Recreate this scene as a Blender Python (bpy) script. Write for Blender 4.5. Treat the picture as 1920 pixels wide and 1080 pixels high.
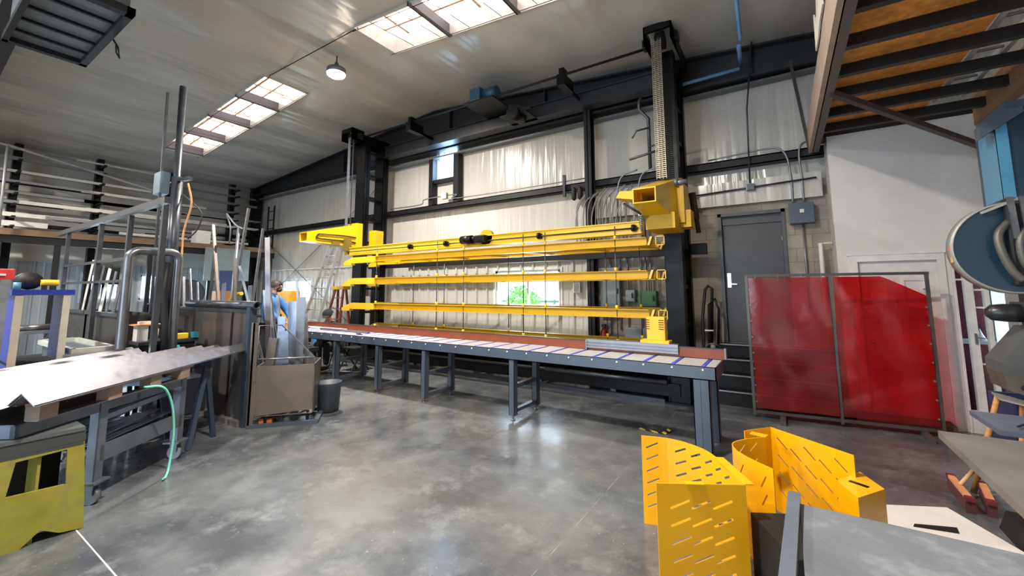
import bpy, bmesh, math, random
from mathutils import Vector, Matrix
random.seed(7)
sc = bpy.context.scene
for o in list(bpy.data.objects): bpy.data.objects.remove(o)
COL = sc.collection
# ---------------------------------------------------------------- camera
cam = bpy.data.objects.new('camera', bpy.data.cameras.new('camera')); COL.objects.link(cam)
cam.data.sensor_fit = 'HORIZONTAL'; cam.data.sensor_width = 36
cam.data.lens = 778.3/1920*36
cam.data.shift_y = (457-540)/1920
cam.data.clip_start = 0.05; cam.data.clip_end = 400
yw, pt, rl = math.radians(32.99), math.radians(6.392), math.radians(-0.1526)
fw = Vector((-math.sin(yw)*math.cos(pt), math.cos(yw)*math.cos(pt), math.sin(pt)))
rt = Vector((math.cos(yw), math.sin(yw), 0)); up = rt.cross(fw)
r2 = rt*math.cos(rl)+up*math.sin(rl); u2 = up*math.cos(rl)-rt*math.sin(rl)
M = Matrix((r2, u2, -fw)).transposed().to_4x4(); M.translation = (0, 0, 1.6)
cam.matrix_world = M
sc.camera = cam
# ---------------------------------------------------------------- world, exposure
sc.view_settings.view_transform = 'Standard'; sc.view_settings.look = 'None'
sc.view_settings.gamma = 1; sc.view_settings.use_curve_mapping = False
sc.view_settings.exposure = 0.08
W = bpy.data.worlds.new('World'); sc.world = W; W.use_nodes = True
bg = W.node_tree.nodes['Background']; bg.inputs[0].default_value = (0.62, 0.80, 1.0, 1); bg.inputs[1].default_value = 5.0
def area(name, loc, rot, sx, sy, power, col=(1, 1, 1), spread=180):
    l = bpy.data.lights.new(name, 'AREA'); l.shape = 'RECTANGLE'; l.size = sx; l.size_y = sy; l.energy = power; l.color = col
    l.spread = math.radians(spread)
    o = bpy.data.objects.new(name, l); COL.objects.link(o); o.location = loc; o.rotation_euler = rot
    return o
H90 = math.pi/2
# unseen fill added behind the camera, then daylight through the windows of the two walls
area('added_rear_fill', (-4.5, -7.1, 2.1), (H90, 0, 0), 7.5, 3.2, 90, (0.93, 0.97, 1.0))
area('window_daylight', (-4.5, 7.72, 1.62), (-H90, 0, 0), 1.4, 0.7, 45, (0.85, 0.95, 1.0))
area('window_daylight', (-13.1, 7.72, 1.6), (-H90, 0, 0), 1.4, 0.65, 60, (0.75, 0.9, 1.0))
area('window_daylight', (-6.75, 7.74, 4.7), (-H90, 0, 0), 0.6, 0.6, 40, (0.45, 0.68, 1.0))
area('window_daylight', (-16.2, 4.8, 1.7), (H90, 0, -H90), 0.85, 0.65, 80, (0.75, 0.88, 1.0))
area('window_daylight', (-16.2, 3.5, 1.7), (H90, 0, -H90), 0.7, 0.65, 60, (0.75, 0.88, 1.0))
SKY_E = 5.0      # strength of the translucent roof panels
LAMP_W = 500.0
# ---------------------------------------------------------------- materials
MATS = {}
def srgb(c):
    return tuple(((v/255)/12.92 if v/255 <= 0.04045 else (((v/255)+0.055)/1.055)**2.4) for v in c)
def mat(name, rgb, rough=0.5, metal=0.0, var=0.12, scale=6.0, bump=0.0, bscale=60.0, spec=0.5, coat=0.0, dirt=None, dscale=2.5, damt=0.5, emit=0, alpha=1, stretch=(1, 1, 1), trans=0):
    if name in MATS: return MATS[name]
    m = bpy.data.materials.new(name); m.use_nodes = True; nt = m.node_tree; N = nt.nodes; L = nt.links
    b = N['Principled BSDF']; c = srgb(rgb)
    tc = N.new('ShaderNodeTexCoord'); mp = N.new('ShaderNodeMapping'); mp.inputs['Scale'].default_value = stretch
    L.new(tc.outputs['Object'], mp.inputs[0])
    n = N.new('ShaderNodeTexNoise'); n.inputs['Scale'].default_value = scale; n.inputs['Detail'].default_value = 6; L.new(mp.outputs[0], n.inputs['Vector'])
    mr = N.new('ShaderNodeMapRange'); mr.inputs[1].default_value = 0.3; mr.inputs[2].default_value = 0.7
    mr.inputs[3].default_value = 1-var; mr.inputs[4].default_value = 1+var; L.new(n.outputs['Fac'], mr.inputs[0])
    vm = N.new('ShaderNodeVectorMath'); vm.operation = 'SCALE'; vm.inputs[0].default_value = c; L.new(mr.outputs[0], vm.inputs['Scale'])
    out = vm.outputs[0]
    if dirt:
        n2 = N.new('ShaderNodeTexNoise'); n2.inputs['Scale'].default_value = dscale; n2.inputs['Detail'].default_value = 8; n2.inputs['Roughness'].default_value = 0.65
        L.new(mp.outputs[0], n2.inputs['Vector'])
        r = N.new('ShaderNodeMapRange'); r.inputs[1].default_value = 0.5; r.inputs[2].default_value = 0.68; r.inputs[4].default_value = damt; L.new(n2.outputs['Fac'], r.inputs[0])
        mx = N.new('ShaderNodeMix'); mx.data_type = 'RGBA'; L.new(r.outputs[0], mx.inputs['Factor']); L.new(out, mx.inputs[6]); mx.inputs[7].default_value = (*srgb(dirt), 1)
        out = mx.outputs[2]
    L.new(out, b.inputs['Base Color'])
    rr = N.new('ShaderNodeMapRange'); rr.inputs[3].default_value = max(0.03, rough*0.8); rr.inputs[4].default_value = min(1, rough*1.25); L.new(n.outputs['Fac'], rr.inputs[0])
    L.new(rr.outputs[0], b.inputs['Roughness']); b.inputs['Metallic'].default_value = metal
    b.inputs['Specular IOR Level'].default_value = spec; b.inputs['Coat Weight'].default_value = coat; b.inputs['Coat Roughness'].default_value = 0.1
    if bump:
        n3 = N.new('ShaderNodeTexNoise'); n3.inputs['Scale'].default_value = bscale; n3.inputs['Detail'].default_value = 4; L.new(mp.outputs[0], n3.inputs['Vector'])
        bp = N.new('ShaderNodeBump'); bp.inputs['Strength'].default_value = bump; bp.inputs['Distance'].default_value = 0.02; L.new(n3.outputs['Fac'], bp.inputs['Height']); L.new(bp.outputs[0], b.inputs['Normal'])
    if emit:
        b.inputs['Emission Color'].default_value = (*c, 1); b.inputs['Emission Strength'].default_value = emit
    if trans: b.inputs['Transmission Weight'].default_value = trans
    b.inputs['Alpha'].default_value = alpha
    MATS[name] = m; return m
yellow = mat('yellow_paint', (220, 176, 4), 0.33, var=0.06, coat=0.3, scale=3)
yellow_d = mat('yellow_paint_beam', (204, 160, 2), 0.42, var=0.08, spec=0.35, scale=3)
guardy = mat('guard_yellow', (226, 162, 2), 0.36, var=0.05, coat=0.3, scale=4)
oldyel = mat('worn_yellow', (144, 136, 44), 0.6, var=0.2, scale=5, dirt=(112, 108, 74), dscale=5, damt=0.85)
black = mat('black_gloss', (5, 5, 6), 0.38, var=0.2, spec=0.22)
dark = mat('dark_primer', (22, 23, 25), 0.5, var=0.2, scale=3, spec=.3)
rafm = mat('rafter_grey', (32, 35, 39), 0.42, var=0.15, scale=2)
slate = mat('slate_paint', (70, 80, 94), 0.38, var=0.08, scale=4, coat=0.15)
alu = mat('aluminium', (150, 160, 178), 0.34, 0.8, var=0.12, scale=9, bump=0.05, stretch=(1, 1, 1))
ladm = mat('ladder_aluminium', (190, 192, 196), 0.4, 0.3, var=0.08)
alub = mat('aluminium_bright', (136, 135, 141), 0.36, 0.8, var=0.12, scale=12, dirt=(140, 128, 116), dscale=6, damt=0.45)
galv = mat('galvanised', (128, 132, 138), 0.4, 0.6, var=0.15, scale=14)
steel = mat('bare_steel', (92, 94, 98), 0.38, 0.6, var=0.25, scale=5, dirt=(150, 152, 155), dscale=7, damt=0.35)
mill = mat('mill_steel', (74, 72, 72), 0.5, 0.35, var=0.3, scale=2.2, dirt=(104, 74, 56), dscale=2.2, damt=0.6)
mill_l = mat('mill_steel_light', (120, 112, 106), 0.45, 0.4, var=0.2, scale=3, dirt=(100, 86, 76), dscale=3, damt=0.6)
tubem = mat('dark_tube', (62, 66, 72), 0.35, 0.5, var=0.2)
white = mat('white_paint', (214, 212, 206), 0.45, var=0.04)
orange = mat('fence_brown', (122, 56, 26), 0.42, var=0.1, scale=8)
rollblue = mat('roller_blue', (58, 72, 170), 0.4, var=0.08)
slatm = mat('slat_grey', (178, 176, 176), 0.42, 0.2, var=0.08, scale=5)
rubber = mat('black_rubber', (18, 18, 19), 0.6, var=0.15)
bluem = mat('machine_blue', (16, 48, 66), 0.38, var=0.12, scale=4, coat=0.2)
bluel = mat('machine_blue_light', (70, 130, 165), 0.35, var=0.1, scale=4, coat=0.2)
shelfblue = mat('shelf_blue', (24, 48, 150), 0.4)
teal = mat('tool_teal', (30, 120, 130), 0.4)
pipeblue = mat('air_pipe_blue', (104, 150, 190), 0.35)
redp = mat('red_paint', (140, 24, 26), 0.4, var=0.1)
wood = mat('pine_wood', (176, 122, 66), 0.55, var=0.2, scale=8, stretch=(1, 1, 8))
fasc = mat('fascia_wood', (170, 150, 132), 0.6, var=0.12, scale=5)
boardm = mat('rack_board', (112, 88, 66), 0.7, var=0.25, scale=4)
pinkish = mat('pallet_wood', (140, 120, 110), 0.7, var=0.2, scale=6)
skin = mat('skin', (196, 142, 116), 0.5, var=0.05)
# ---------------------------------------------------------------- mesh builder
class MB:
    def __init__(s): s.b = bmesh.new()
    def box(s, c, d, rz=0, rx=0, ry=0, bev=0):
        m = Matrix.Translation(c) @ Matrix.Rotation(rz, 4, 'Z') @ Matrix.Rotation(ry, 4, 'Y') @ Matrix.Rotation(rx, 4, 'X') @ Matrix.Diagonal((*d, 1))
        r = bmesh.ops.create_cube(s.b, size=1, matrix=m)
        if bev:
            es = list({e for v in r['verts'] for e in v.link_edges})
            bmesh.ops.bevel(s.b, geom=es, offset=bev, segments=2, affect='EDGES', profile=0.6)
        return s
    def bb(s, a, b, bev=0):
        a = Vector(a); b = Vector(b); return s.box((a+b)/2, [max(abs(x), 1e-4) for x in (b-a)], bev=bev)
    def bar(s, p, q, w, h=None, up=(0, 0, 1), bev=0):
        p = Vector(p); q = Vector(q); h = h or w; z = (q-p); L = z.length; z = z.normalized()
        upv = Vector(up)
        if abs(z.dot(upv)) > 0.97: upv = Vector((0, 1, 0))
        x = upv.cross(z).normalized(); y = z.cross(x)
        m = Matrix((x, y, z)).transposed().to_4x4(); m.translation = (p+q)/2
        r = bmesh.ops.create_cube(s.b, size=1, matrix=m @ Matrix.Diagonal((w, h, L, 1)))
        if bev:
            es = list({e for v in r['verts'] for e in v.link_edges})
            bmesh.ops.bevel(s.b, geom=es, offset=bev, segments=2, affect='EDGES')
        return s
    def cyl(s, p, q, r, r2=None, n=16, cap=True):
        p = Vector(p); q = Vector(q); z = (q-p); L = z.length; z.normalize()
        m = z.to_track_quat('Z', 'Y').to_matrix().to_4x4(); m.translation = (p+q)/2
        g = bmesh.ops.create_cone(s.b, cap_ends=cap, segments=n, radius1=r, radius2=r if r2 is None else r2, depth=L, matrix=m)
        for f in {f for v in g['verts'] for f in v.link_faces}: f.smooth = len(f.verts) == 4
        return s
    def tube(s, pts, r, n=8, closed=False):
        pts = [Vector(p) for p in pts]; rings = []; K = len(pts)
        prev = None
        for i, p in enumerate(pts):
            if closed: t = (pts[(i+1) % K]-pts[i-1]).normalized()
            else: t = (pts[min(i+1, K-1)]-pts[max(i-1, 0)]).normalized()
            if prev is None:
                x = t.orthogonal().normalized()
            else:
                x = (prev - t*prev.dot(t)).normalized()
            prev = x; y = t.cross(x)
            rings.append([s.b.verts.new(p+(x*math.cos(a)+y*math.sin(a))*r) for a in [2*math.pi*k/n for k in range(n)]])
        for i in range(K if closed else K-1):
            A, B = rings[i], rings[(i+1) % K]
            for k in range(n):
                try: f = s.b.faces.new((A[k], A[(k+1) % n], B[(k+1) % n], B[k])); f.smooth = True
                except ValueError: pass
        if not closed:
            s.b.faces.new(rings[0][::-1]); s.b.faces.new(rings[-1])
        return s
    def prism(s, poly, d, origin=(0, 0, 0), ux=(1, 0, 0), uy=(0, 0, 1)):
        # polygon in plane (ux,uy) pushed along vector d
        o = Vector(origin); ux = Vector(ux); uy = Vector(uy); d = Vector(d)
        a = [s.b.verts.new(o+ux*x+uy*y) for x, y in poly]; b = [s.b.verts.new(v.co+d) for v in a]
        n = len(a); s.b.faces.new(a); s.b.faces.new(b[::-1])
        for i in range(n): s.b.faces.new((a[i], b[i], b[(i+1) % n], a[(i+1) % n]))
        return s
    def lathe(s, prof, c, n=24, axis=(0, 0, 1), cap=True):
        c = Vector(c); q = Vector(axis).to_track_quat('Z', 'Y')
        rings = []
        for r, z in prof:
            rings.append([s.b.verts.new(c+q @ Vector((max(r, 1e-4)*math.cos(2*math.pi*k/n), max(r, 1e-4)*math.sin(2*math.pi*k/n), z))) for k in range(n)])
        for A, B in zip(rings, rings[1:]):
            for k in range(n):
                f = s.b.faces.new((A[k], A[(k+1) % n], B[(k+1) % n], B[k])); f.smooth = True
        if cap: s.b.faces.new(rings[0][::-1]); s.b.faces.new(rings[-1])
        return s
    def sph(s, c, r, sc3=(1, 1, 1), n=16):
        g = bmesh.ops.create_uvsphere(s.b, u_segments=n, v_segments=max(6, n//2), radius=r, matrix=Matrix.Translation(c) @ Matrix.Diagonal((*sc3, 1)))
        for f in {f for v in g['verts'] for f in v.link_faces}: f.smooth = True
        return s
    def quad(s, *p):
        s.b.faces.new([s.b.verts.new(v) for v in p]); return s
ORG = {}
def obj(name, mb, m, parent=None, **tags):
    me = bpy.data.meshes.new(name)
    bmesh.ops.recalc_face_normals(mb.b, faces=mb.b.faces[:])
    mb.b.to_mesh(me); mb.b.free(); me.materials.append(m)
    o = bpy.data.objects.new(name, me); COL.objects.link(o)
    if parent is None:
        xs = [v.co for v in me.vertices]
        org = Vector(((min(v.x for v in xs)+max(v.x for v in xs))/2, (min(v.y for v in xs)+max(v.y for v in xs))/2, min(v.z for v in xs)))
        me.transform(Matrix.Translation(-org)); o.location = org; ORG[o.name] = org
    else:
        root = parent
        while root.parent: root = root.parent
        org = ORG[root.name]; me.transform(Matrix.Translation(-org)); o.parent = parent
    for k, v in tags.items(): o[k] = v
    return o
def T(o, label, cat, group=None, kind=None):
    if label: o['label'] = label
    if cat: o['category'] = cat
    if group: o['group'] = group
    if kind: o['kind'] = kind
    return o
def thing(name, loc, label, cat, group=None):
    o = bpy.data.objects.new(name, None); COL.objects.link(o); o.location = loc; o.empty_display_size = 0.1
    ORG[o.name] = Vector(loc); return T(o, label, cat, group)
def S(name, mb, m, parent=None):
    o = obj(name, mb, m, parent)
    if parent is None: o['kind'] = 'structure'
    return o
def kids(o): return [c for c in bpy.data.objects if c.parent == o]
def dup(root, loc, rz=0, label=None, group=None):
    r = root.copy(); COL.objects.link(r); r.location = loc; r.rotation_euler = (0, 0, rz)
    if label: r['label'] = label
    if group: r['group'] = group
    for ch in kids(root):
        c = ch.copy(); COL.objects.link(c); c.parent = r
        for g in kids(ch):
            d = g.copy(); COL.objects.link(d); d.parent = c
    return r
def arc(c, r, a0, a1, n, ux, uy):
    c = Vector(c); ux = Vector(ux); uy = Vector(uy)
    return [c+ux*(r*math.cos(a0+(a1-a0)*i/n))+uy*(r*math.sin(a0+(a1-a0)*i/n)) for i in range(n+1)]
def smooth(pts, k=6):
    # catmull-rom through the points
    P = [Vector(p) for p in pts]; P = [P[0]*2-P[1]]+P+[P[-1]*2-P[-2]]; out = []
    for i in range(1, len(P)-2):
        for j in range(k):
            t = j/k; a, b, c, d = P[i-1], P[i], P[i+1], P[i+2]
            out.append(0.5*((2*b)+(c-a)*t+(2*a-5*b+4*c-d)*t*t+(3*b-a-3*c+d)*t**3))
    out.append(P[-2]); return out
# ================================================================ SETTING
XL, YW, YB = -16.0, 7.55, -7.0
def zc(x): return 6.04-0.0864*abs(x+7)
# ---- floor
def floor_mat():
    m = bpy.data.materials.new('polished_concrete'); m.use_nodes = True; nt = m.node_tree; N = nt.nodes; L = nt.links; b = N['Principled BSDF']
    g = N.new('ShaderNodeNewGeometry')
    def noise(sc_, det=8, rough=0.6, dist=0.0):
        n = N.new('ShaderNodeTexNoise'); n.inputs['Scale'].default_value = sc_; n.inputs['Detail'].default_value = det; n.inputs['Roughness'].default_value = rough
        n.inputs['Distortion'].default_value = dist; L.new(g.outputs['Position'], n.inputs['Vector']); return n
    def rng(src, a, b_, c, d):
        r = N.new('ShaderNodeMapRange'); r.inputs[1].default_value = a; r.inputs[2].default_value = b_; r.inputs[3].default_value = c; r.inputs[4].default_value = d; L.new(src, r.inputs[0]); return r.outputs[0]
    def mix(f, a, bcol):
        x = N.new('ShaderNodeMix'); x.data_type = 'RGBA'
        if isinstance(f, float): x.inputs['Factor'].default_value = f
        else: L.new(f, x.inputs['Factor'])
        for i, c in ((6, a), (7, bcol)):
            if isinstance(c, tuple): x.inputs[i].default_value = (*c, 1)
            else: L.new(c, x.inputs[i])
        return x.outputs[2]
    c1 = mix(rng(noise(0.8, 10, 0.66, 0.1).outputs['Fac'], 0.40, 0.60, 0, 1), srgb((66, 69, 74)), srgb((102, 105, 107)))
    c2 = mix(rng(noise(2.6, 10, 0.72, 0.15).outputs['Fac'], 0.53, 0.75, 0, 0.7), c1, srgb((132, 134, 134)))
    c3 = mix(rng(noise(30, 4).outputs['Fac'], 0.66, 0.74, 0, 0.35), c2, srgb((190, 190, 190)))
    # saw-cut joints with white dust in them
    sx = N.new('ShaderNodeSeparateXYZ'); L.new(g.outputs['Position'], sx.inputs[0])
    brk = rng(noise(5, 4).outputs['Fac'], 0.46, 0.6, 0, 1)
    def line(axis, v, w, ybrk, lo=None, hi=None):
        a = N.new('ShaderNodeMath'); a.operation = 'SUBTRACT'; L.new(sx.outputs[axis], a.inputs[0]); a.inputs[1].default_value = v
        ab = N.new('ShaderNodeMath'); ab.operation = 'ABSOLUTE'; L.new(a.outputs[0], ab.inputs[0])
        lt = N.new('ShaderNodeMath'); lt.operation = 'LESS_THAN'; L.new(ab.outputs[0], lt.inputs[0]); lt.inputs[1].default_value = w
        mu = N.new('ShaderNodeMath'); mu.operation = 'MULTIPLY'; L.new(lt.outputs[0], mu.inputs[0])
        if ybrk: L.new(brk, mu.inputs[1])
        else: mu.inputs[1].default_value = 0.8
        return mu.outputs[0]
    c4 = mix(line(1, 0.91, 0.004, False), c3, srgb((205, 205, 205)))
    c5 = mix(line(0, -1.29, 0.0025, True), c4, srgb((132, 132, 130)))
    L.new(c5, b.inputs['Base Color'])
    L.new(rng(noise(1.6, 8).outputs['Fac'], 0.35, 0.68, 0.16, 0.34), b.inputs['Roughness'])
    b.inputs['Specular IOR Level'].default_value = 0.6
    bp = N.new('ShaderNodeBump'); bp.inputs['Strength'].default_value = 0.12; bp.inputs['Distance'].default_value = 0.01
    L.new(noise(14, 5).outputs['Fac'], bp.inputs['Height']); L.new(bp.outputs[0], b.inputs['Normal'])
    return m
S('floor', MB().bb((XL-0.2, YB-0.2, -0.15), (2.3, YW+0.3, 0)), floor_mat())
# ---- vinyl sheet material for ceiling and walls
def vinyl(name, rgb, stretch, bs, bstr, rough, dist=0.05, seam=None):
    m = bpy.data.materials.new(name); m.use_nodes = True; nt = m.node_tree; N = nt.nodes; L = nt.links; b = N['Principled BSDF']
    g = N.new('ShaderNodeNewGeometry'); mp = N.new('ShaderNodeMapping'); mp.inputs['Scale'].default_value = stretch; L.new(g.outputs['Position'], mp.inputs[0])
    n = N.new('ShaderNodeTexNoise'); n.inputs['Scale'].default_value = bs; n.inputs['Detail'].default_value = 2; n.inputs['Distortion'].default_value = 0.2; L.new(mp.outputs[0], n.inputs[0])
    n2 = N.new('ShaderNodeTexNoise'); n2.inputs['Scale'].default_value = 0.8; n2.inputs['Detail'].default_value = 6; L.new(g.outputs['Position'], n2.inputs[0])
    mr = N.new('ShaderNodeMapRange'); mr.inputs[1].default_value = 0.3; mr.inputs[2].default_value = 0.7; mr.inputs[3].default_value = 0.88; mr.inputs[4].default_value = 1.06; L.new(n2.outputs['Fac'], mr.inputs[0])
    vm = N.new('ShaderNodeVectorMath'); vm.operation = 'SCALE'; vm.inputs[0].default_value = srgb(rgb); L.new(mr.outputs[0], vm.inputs['Scale']); L.new(vm.outputs[0], b.inputs['Base Color'])
    bp = N.new('ShaderNodeBump'); bp.inputs['Strength'].default_value = bstr; bp.inputs['Distance'].default_value = dist; L.new(n.outputs['Fac'], bp.inputs['Height']); L.new(bp.outputs[0], b.inputs['Normal'])
    b.inputs['Roughness'].default_value = rough; b.inputs['Specular IOR Level'].default_value = 0.7
    return m
ceilm = vinyl('ceiling_vinyl', (184, 185, 182), (1.6, 0.35, 1), 1.3, 0.8, 0.30, 0.10)
wallv = vinyl('wall_vinyl', (190, 186, 178), (5.0, 5.0, 0.4), 1.3, 0.8, 0.22, 0.03)
corrm = vinyl('corrugated_white', (194, 193, 186), (4, 4, 0.6), 1.2, 0.15, 0.32, 0.02)
# ---- ceiling with the two skylight openings, plus an unseen rear pair added for ambient light
SKY = [(-13.75, -8.45, 3.93, 4.82), (-5.62, -0.2, 3.93, 4.82), (-13.75, -8.45, -3.2, -2.3), (-5.62, -0.2, -3.2, -2.3)]
def ceiling():
    mb = MB(); xs = sorted({round(-16+0.23*i, 3) for i in range(79)} | {v for s_ in SKY for v in s_[:2]} | {-7.0})
    ys = sorted({round(-7.1+0.25*i, 3) for i in range(60)} | {v for s_ in SKY for v in s_[2:]})
    def z(x, y):
        base = zc(x)
        near = any(s_[0]-.05 <= x <= s_[1]+.05 and s_[2]-.05 <= y <= s_[3]+.05 for s_ in SKY)
        ph = ((x+7) % 1.32)/1.32
        sag = 0.0 if near or y > 6.95 else 0.06*math.sin(math.pi*ph)**2
        return base-sag-0.004*math.sin(y*5.1+x*2.3)
    V = {}
    for x in xs:
        for y in ys: V[x, y] = mb.b.verts.new((x, y, z(x, y)))
    for i in range(len(xs)-1):
        for j in range(len(ys)-1):
            cx, cy_ = (xs[i]+xs[i+1])/2, (ys[j]+ys[j+1])/2
            if any(s_[0] < cx < s_[1] and s_[2] < cy_ < s_[3] for s_ in SKY): continue
            f = mb.b.faces.new((V[xs[i], ys[j]], V[xs[i+1], ys[j]], V[xs[i+1], ys[j+1]], V[xs[i], ys[j+1]])); f.smooth = True
    # taped seams of the blanket
    return mb
S('ceiling', ceiling(), ceilm)
# ---- roof skin above so that nothing leaks
rm = MB()
for s_ in ((-16.3, -7), (-7, 2.4)):
    a, b = s_; rm.b.faces.new([rm.b.verts.new(v) for v in ((a, YB-.3, zc(a)+.45), (b, YB-.3, zc(b)+.45), (b, YW+.3, zc(b)+.45), (a, YW+.3, zc(a)+.45))])
S('roof', rm, dark)
panelm = mat('daylight_panel', (255, 250, 247), 0.5, emit=SKY_E, var=0.0)
def skylight(k, x0, x1, y0, y1, detail=True):
    # shaft walls, translucent panel, purlins crossing the opening, timber battens, safety wires
    root = S('trim_%d' % k, MB().bb((x0, y0-.02, zc(x0)-.0), (x0+.01, y0, zc(x0)+.3)), white)
    mb = MB()
    def zz(x): return zc(x)
    n = 12
    for (ya) in (y0, y1):
        mb.b.faces.new([mb.b.verts.new(v) for v in ((x0, ya, zz(x0)-.05), (x1, ya, zz(x1)-.05), (x1, ya, zz(x1)+.34), (x0, ya, zz(x0)+.34))])
    for xa in (x0, x1):
        mb.b.faces.new([mb.b.verts.new(v) for v in ((xa, y0, zz(xa)-.05), (xa, y1, zz(xa)-.05), (xa, y1, zz(xa)+.34), (xa, y0, zz(xa)+.34))])
    S('shaft', mb, wallv, root)
    S('skylight_panel', MB().quad((x0, y0, zz(x0)+.33), (x1, y0, zz(x1)+.33), (x1, y1, zz(x1)+.33), (x0, y1, zz(x0)+.33)), panelm, root)
    d = 1 if x0 > -7 else -1
    xs = [x for x in [(-7+1.32*i*d) for i in range(0, 8)] if x0+.1 < x < x1-.05]
    for x in xs:
        S('purlin', MB().bb((x-.005, y0-.02, zz(x)-.06), (x+.015, y1+.02, zz(x)+.16)).bb((x-.005, y0-.02, zz(x)-.06), (x+.07, y1+.02, zz(x)-.045)).bb((x-.06, y0-.02, zz(x)+.145), (x+.0, y1+.02, zz(x)+.16)), mat('purlin_grey', (84, 80, 86), .5), root)
    for f_ in (0.36, 0.7):
        y = y0+(y1-y0)*f_
        S('batten', MB().bar((x0, y, zz(x0)+.28), (x1, y, zz(x1)+.28), .035, .05), mat('batten_wood', (224, 186, 160), .6), root)
    for i in range(int((x1-x0)/.8)+1):
        x = x0+.3+.8*i
        if x < x1: S('batten', MB().bar((x, y0, zz(x)+.30), (x, y1, zz(x)+.30), .045, .05), MATS['batten_wood'], root)
    for y in (y0+.05, y1-.03):
        S('safety_wire', MB().bar((x0-.1, y, zz(x0)-.05), (x1+.1, y, zz(x1)-.05), .008), dark, root)
    for i in range(int((x1-x0)/.62)):
        x = x0+.33+.62*i
        S('safety_wire', MB().bar((x, y0, zz(x)-.02), (x+.12, y1, zz(x)-.02), .006), dark, root)
for k, s_ in enumerate(SKY): skylight(k+1, *s_)
S('trim_5', MB().bar((-8.4, 3.99, zc(-8.4)-.02), (-5.6, 3.99, zc(-5.6)-.02), .012), dark)
# ---- walls as slabs with openings
def slab(axis, pos, th, u0, u1, z0, z1, holes, mb=None):
    mb = mb or MB()
    us = sorted({u0, u1} | {h[i] for h in holes for i in (0, 1)}); zs = sorted({z0, z1} | {h[i] for h in holes for i in (2, 3)})
    for a, b in zip(us, us[1:]):
        for c, d in zip(zs, zs[1:]):
            if any(h[0] <= (a+b)/2 <= h[1] and h[2] <= (c+d)/2 <= h[3] for h in holes): continue
            if axis == 'Y': mb.bb((a, pos, c), (b, pos+th, d))
            else: mb.bb((pos, a, c), (pos+th, b, d))
    return mb
def corr(axis, pos, sgn, u0, u1, z0, z1, holes, mb=None, per=0.30, dep=0.032):
    mb = mb or MB(); prof = []
    n = int((u1-u0)/per)+1
    for i in range(n+1):
        o = u0+i*per
        for du, dd in ((0, 0), (.10, 0), (.125, .3), (.15, 0), (.20, 0), (.225, 1), (.26, 1), (.285, 0)):
            if o+du < u1: prof.append((o+du, dd*dep))
    prof.append((u1, 0))
    for h in holes:
        for e in (h[0], h[1]): prof.append((e, 0))
    prof = sorted(set(prof)); zs = sorted({z0, z1} | {h[i] for h in holes for i in (2, 3)})
    for (a, da), (b, db) in zip(prof, prof[1:]):
        if b-a < 1e-5: continue
        for c, d in zip(zs, zs[1:]):
            if any(h[0] <= (a+b)/2 <= h[1] and h[2] <= (c+d)/2 <= h[3] for h in holes): continue
            if axis == 'Y': mb.quad((a, pos-sgn*da, c), (b, pos-sgn*db, c), (b, pos-sgn*db, d), (a, pos-sgn*da, d))
            else: mb.quad((pos-sgn*da, a, c), (pos-sgn*db, b, c), (pos-sgn*db, b, d), (pos-sgn*da, a, d))
    return mb
WB = [(-5.33, -3.74, 1.25, 2.02), (-13.95, -12.4, 1.25, 1.95), (-7.12, -6.45, 4.33, 5.12), (-0.80, 0.10, 0.78, 2.80)]
S('wall_back', slab('Y', YW, 0.2, XL-.2, 2.3, 0, 7.0, WB), wallv)
S('trim_6', corr('Y', YW-.01, 1, XL, -2.9, 0, 2.28, [h for h in WB if h[3] < 2.3]), corrm)
S('trim_7', MB().bb((XL, YW-.06, 2.27), (-2.9, YW-.01, 2.31)), white)
WL = [(4.35, 5.30, 1.35, 2.08), (3.14, 3.90, 1.35, 2.08)]
S('wall_left', slab('X', XL-.2, 0.2, YB-.2, YW+.2, 0, 7.0, WL), vinyl('left_wall_vinyl', (196, 194, 188), (5, 5, .5), 1.3, .3, .4, .03))
S('trim_8', corr('X', XL+.01, -1, YB, YW, 0, 2.35, WL), vinyl('corrugated_blue_grey', (168, 178, 184), (4, 4, .6), 1.2, .15, .4, .02))
S('wall_right', slab('X', 2.1, .2, YB-.2, YW+.2, 0, 7.0, [(7.02, 7.5, .6, 1.9)]), wallv)
window_r = S('window_6', slab('X', 2.12, .06, 7.02, 7.5, .6, 1.9, [(7.06, 7.46, .64, 1.86)]), white)
S('wall_front', slab('Y', YB-.2, 0.2, XL-.2, 2.3, 0, 7.0, [(-8.6, -0.4, 0, 4.3)]), wallv)  # unseen opening, made for the fill light added behind the camera
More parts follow.
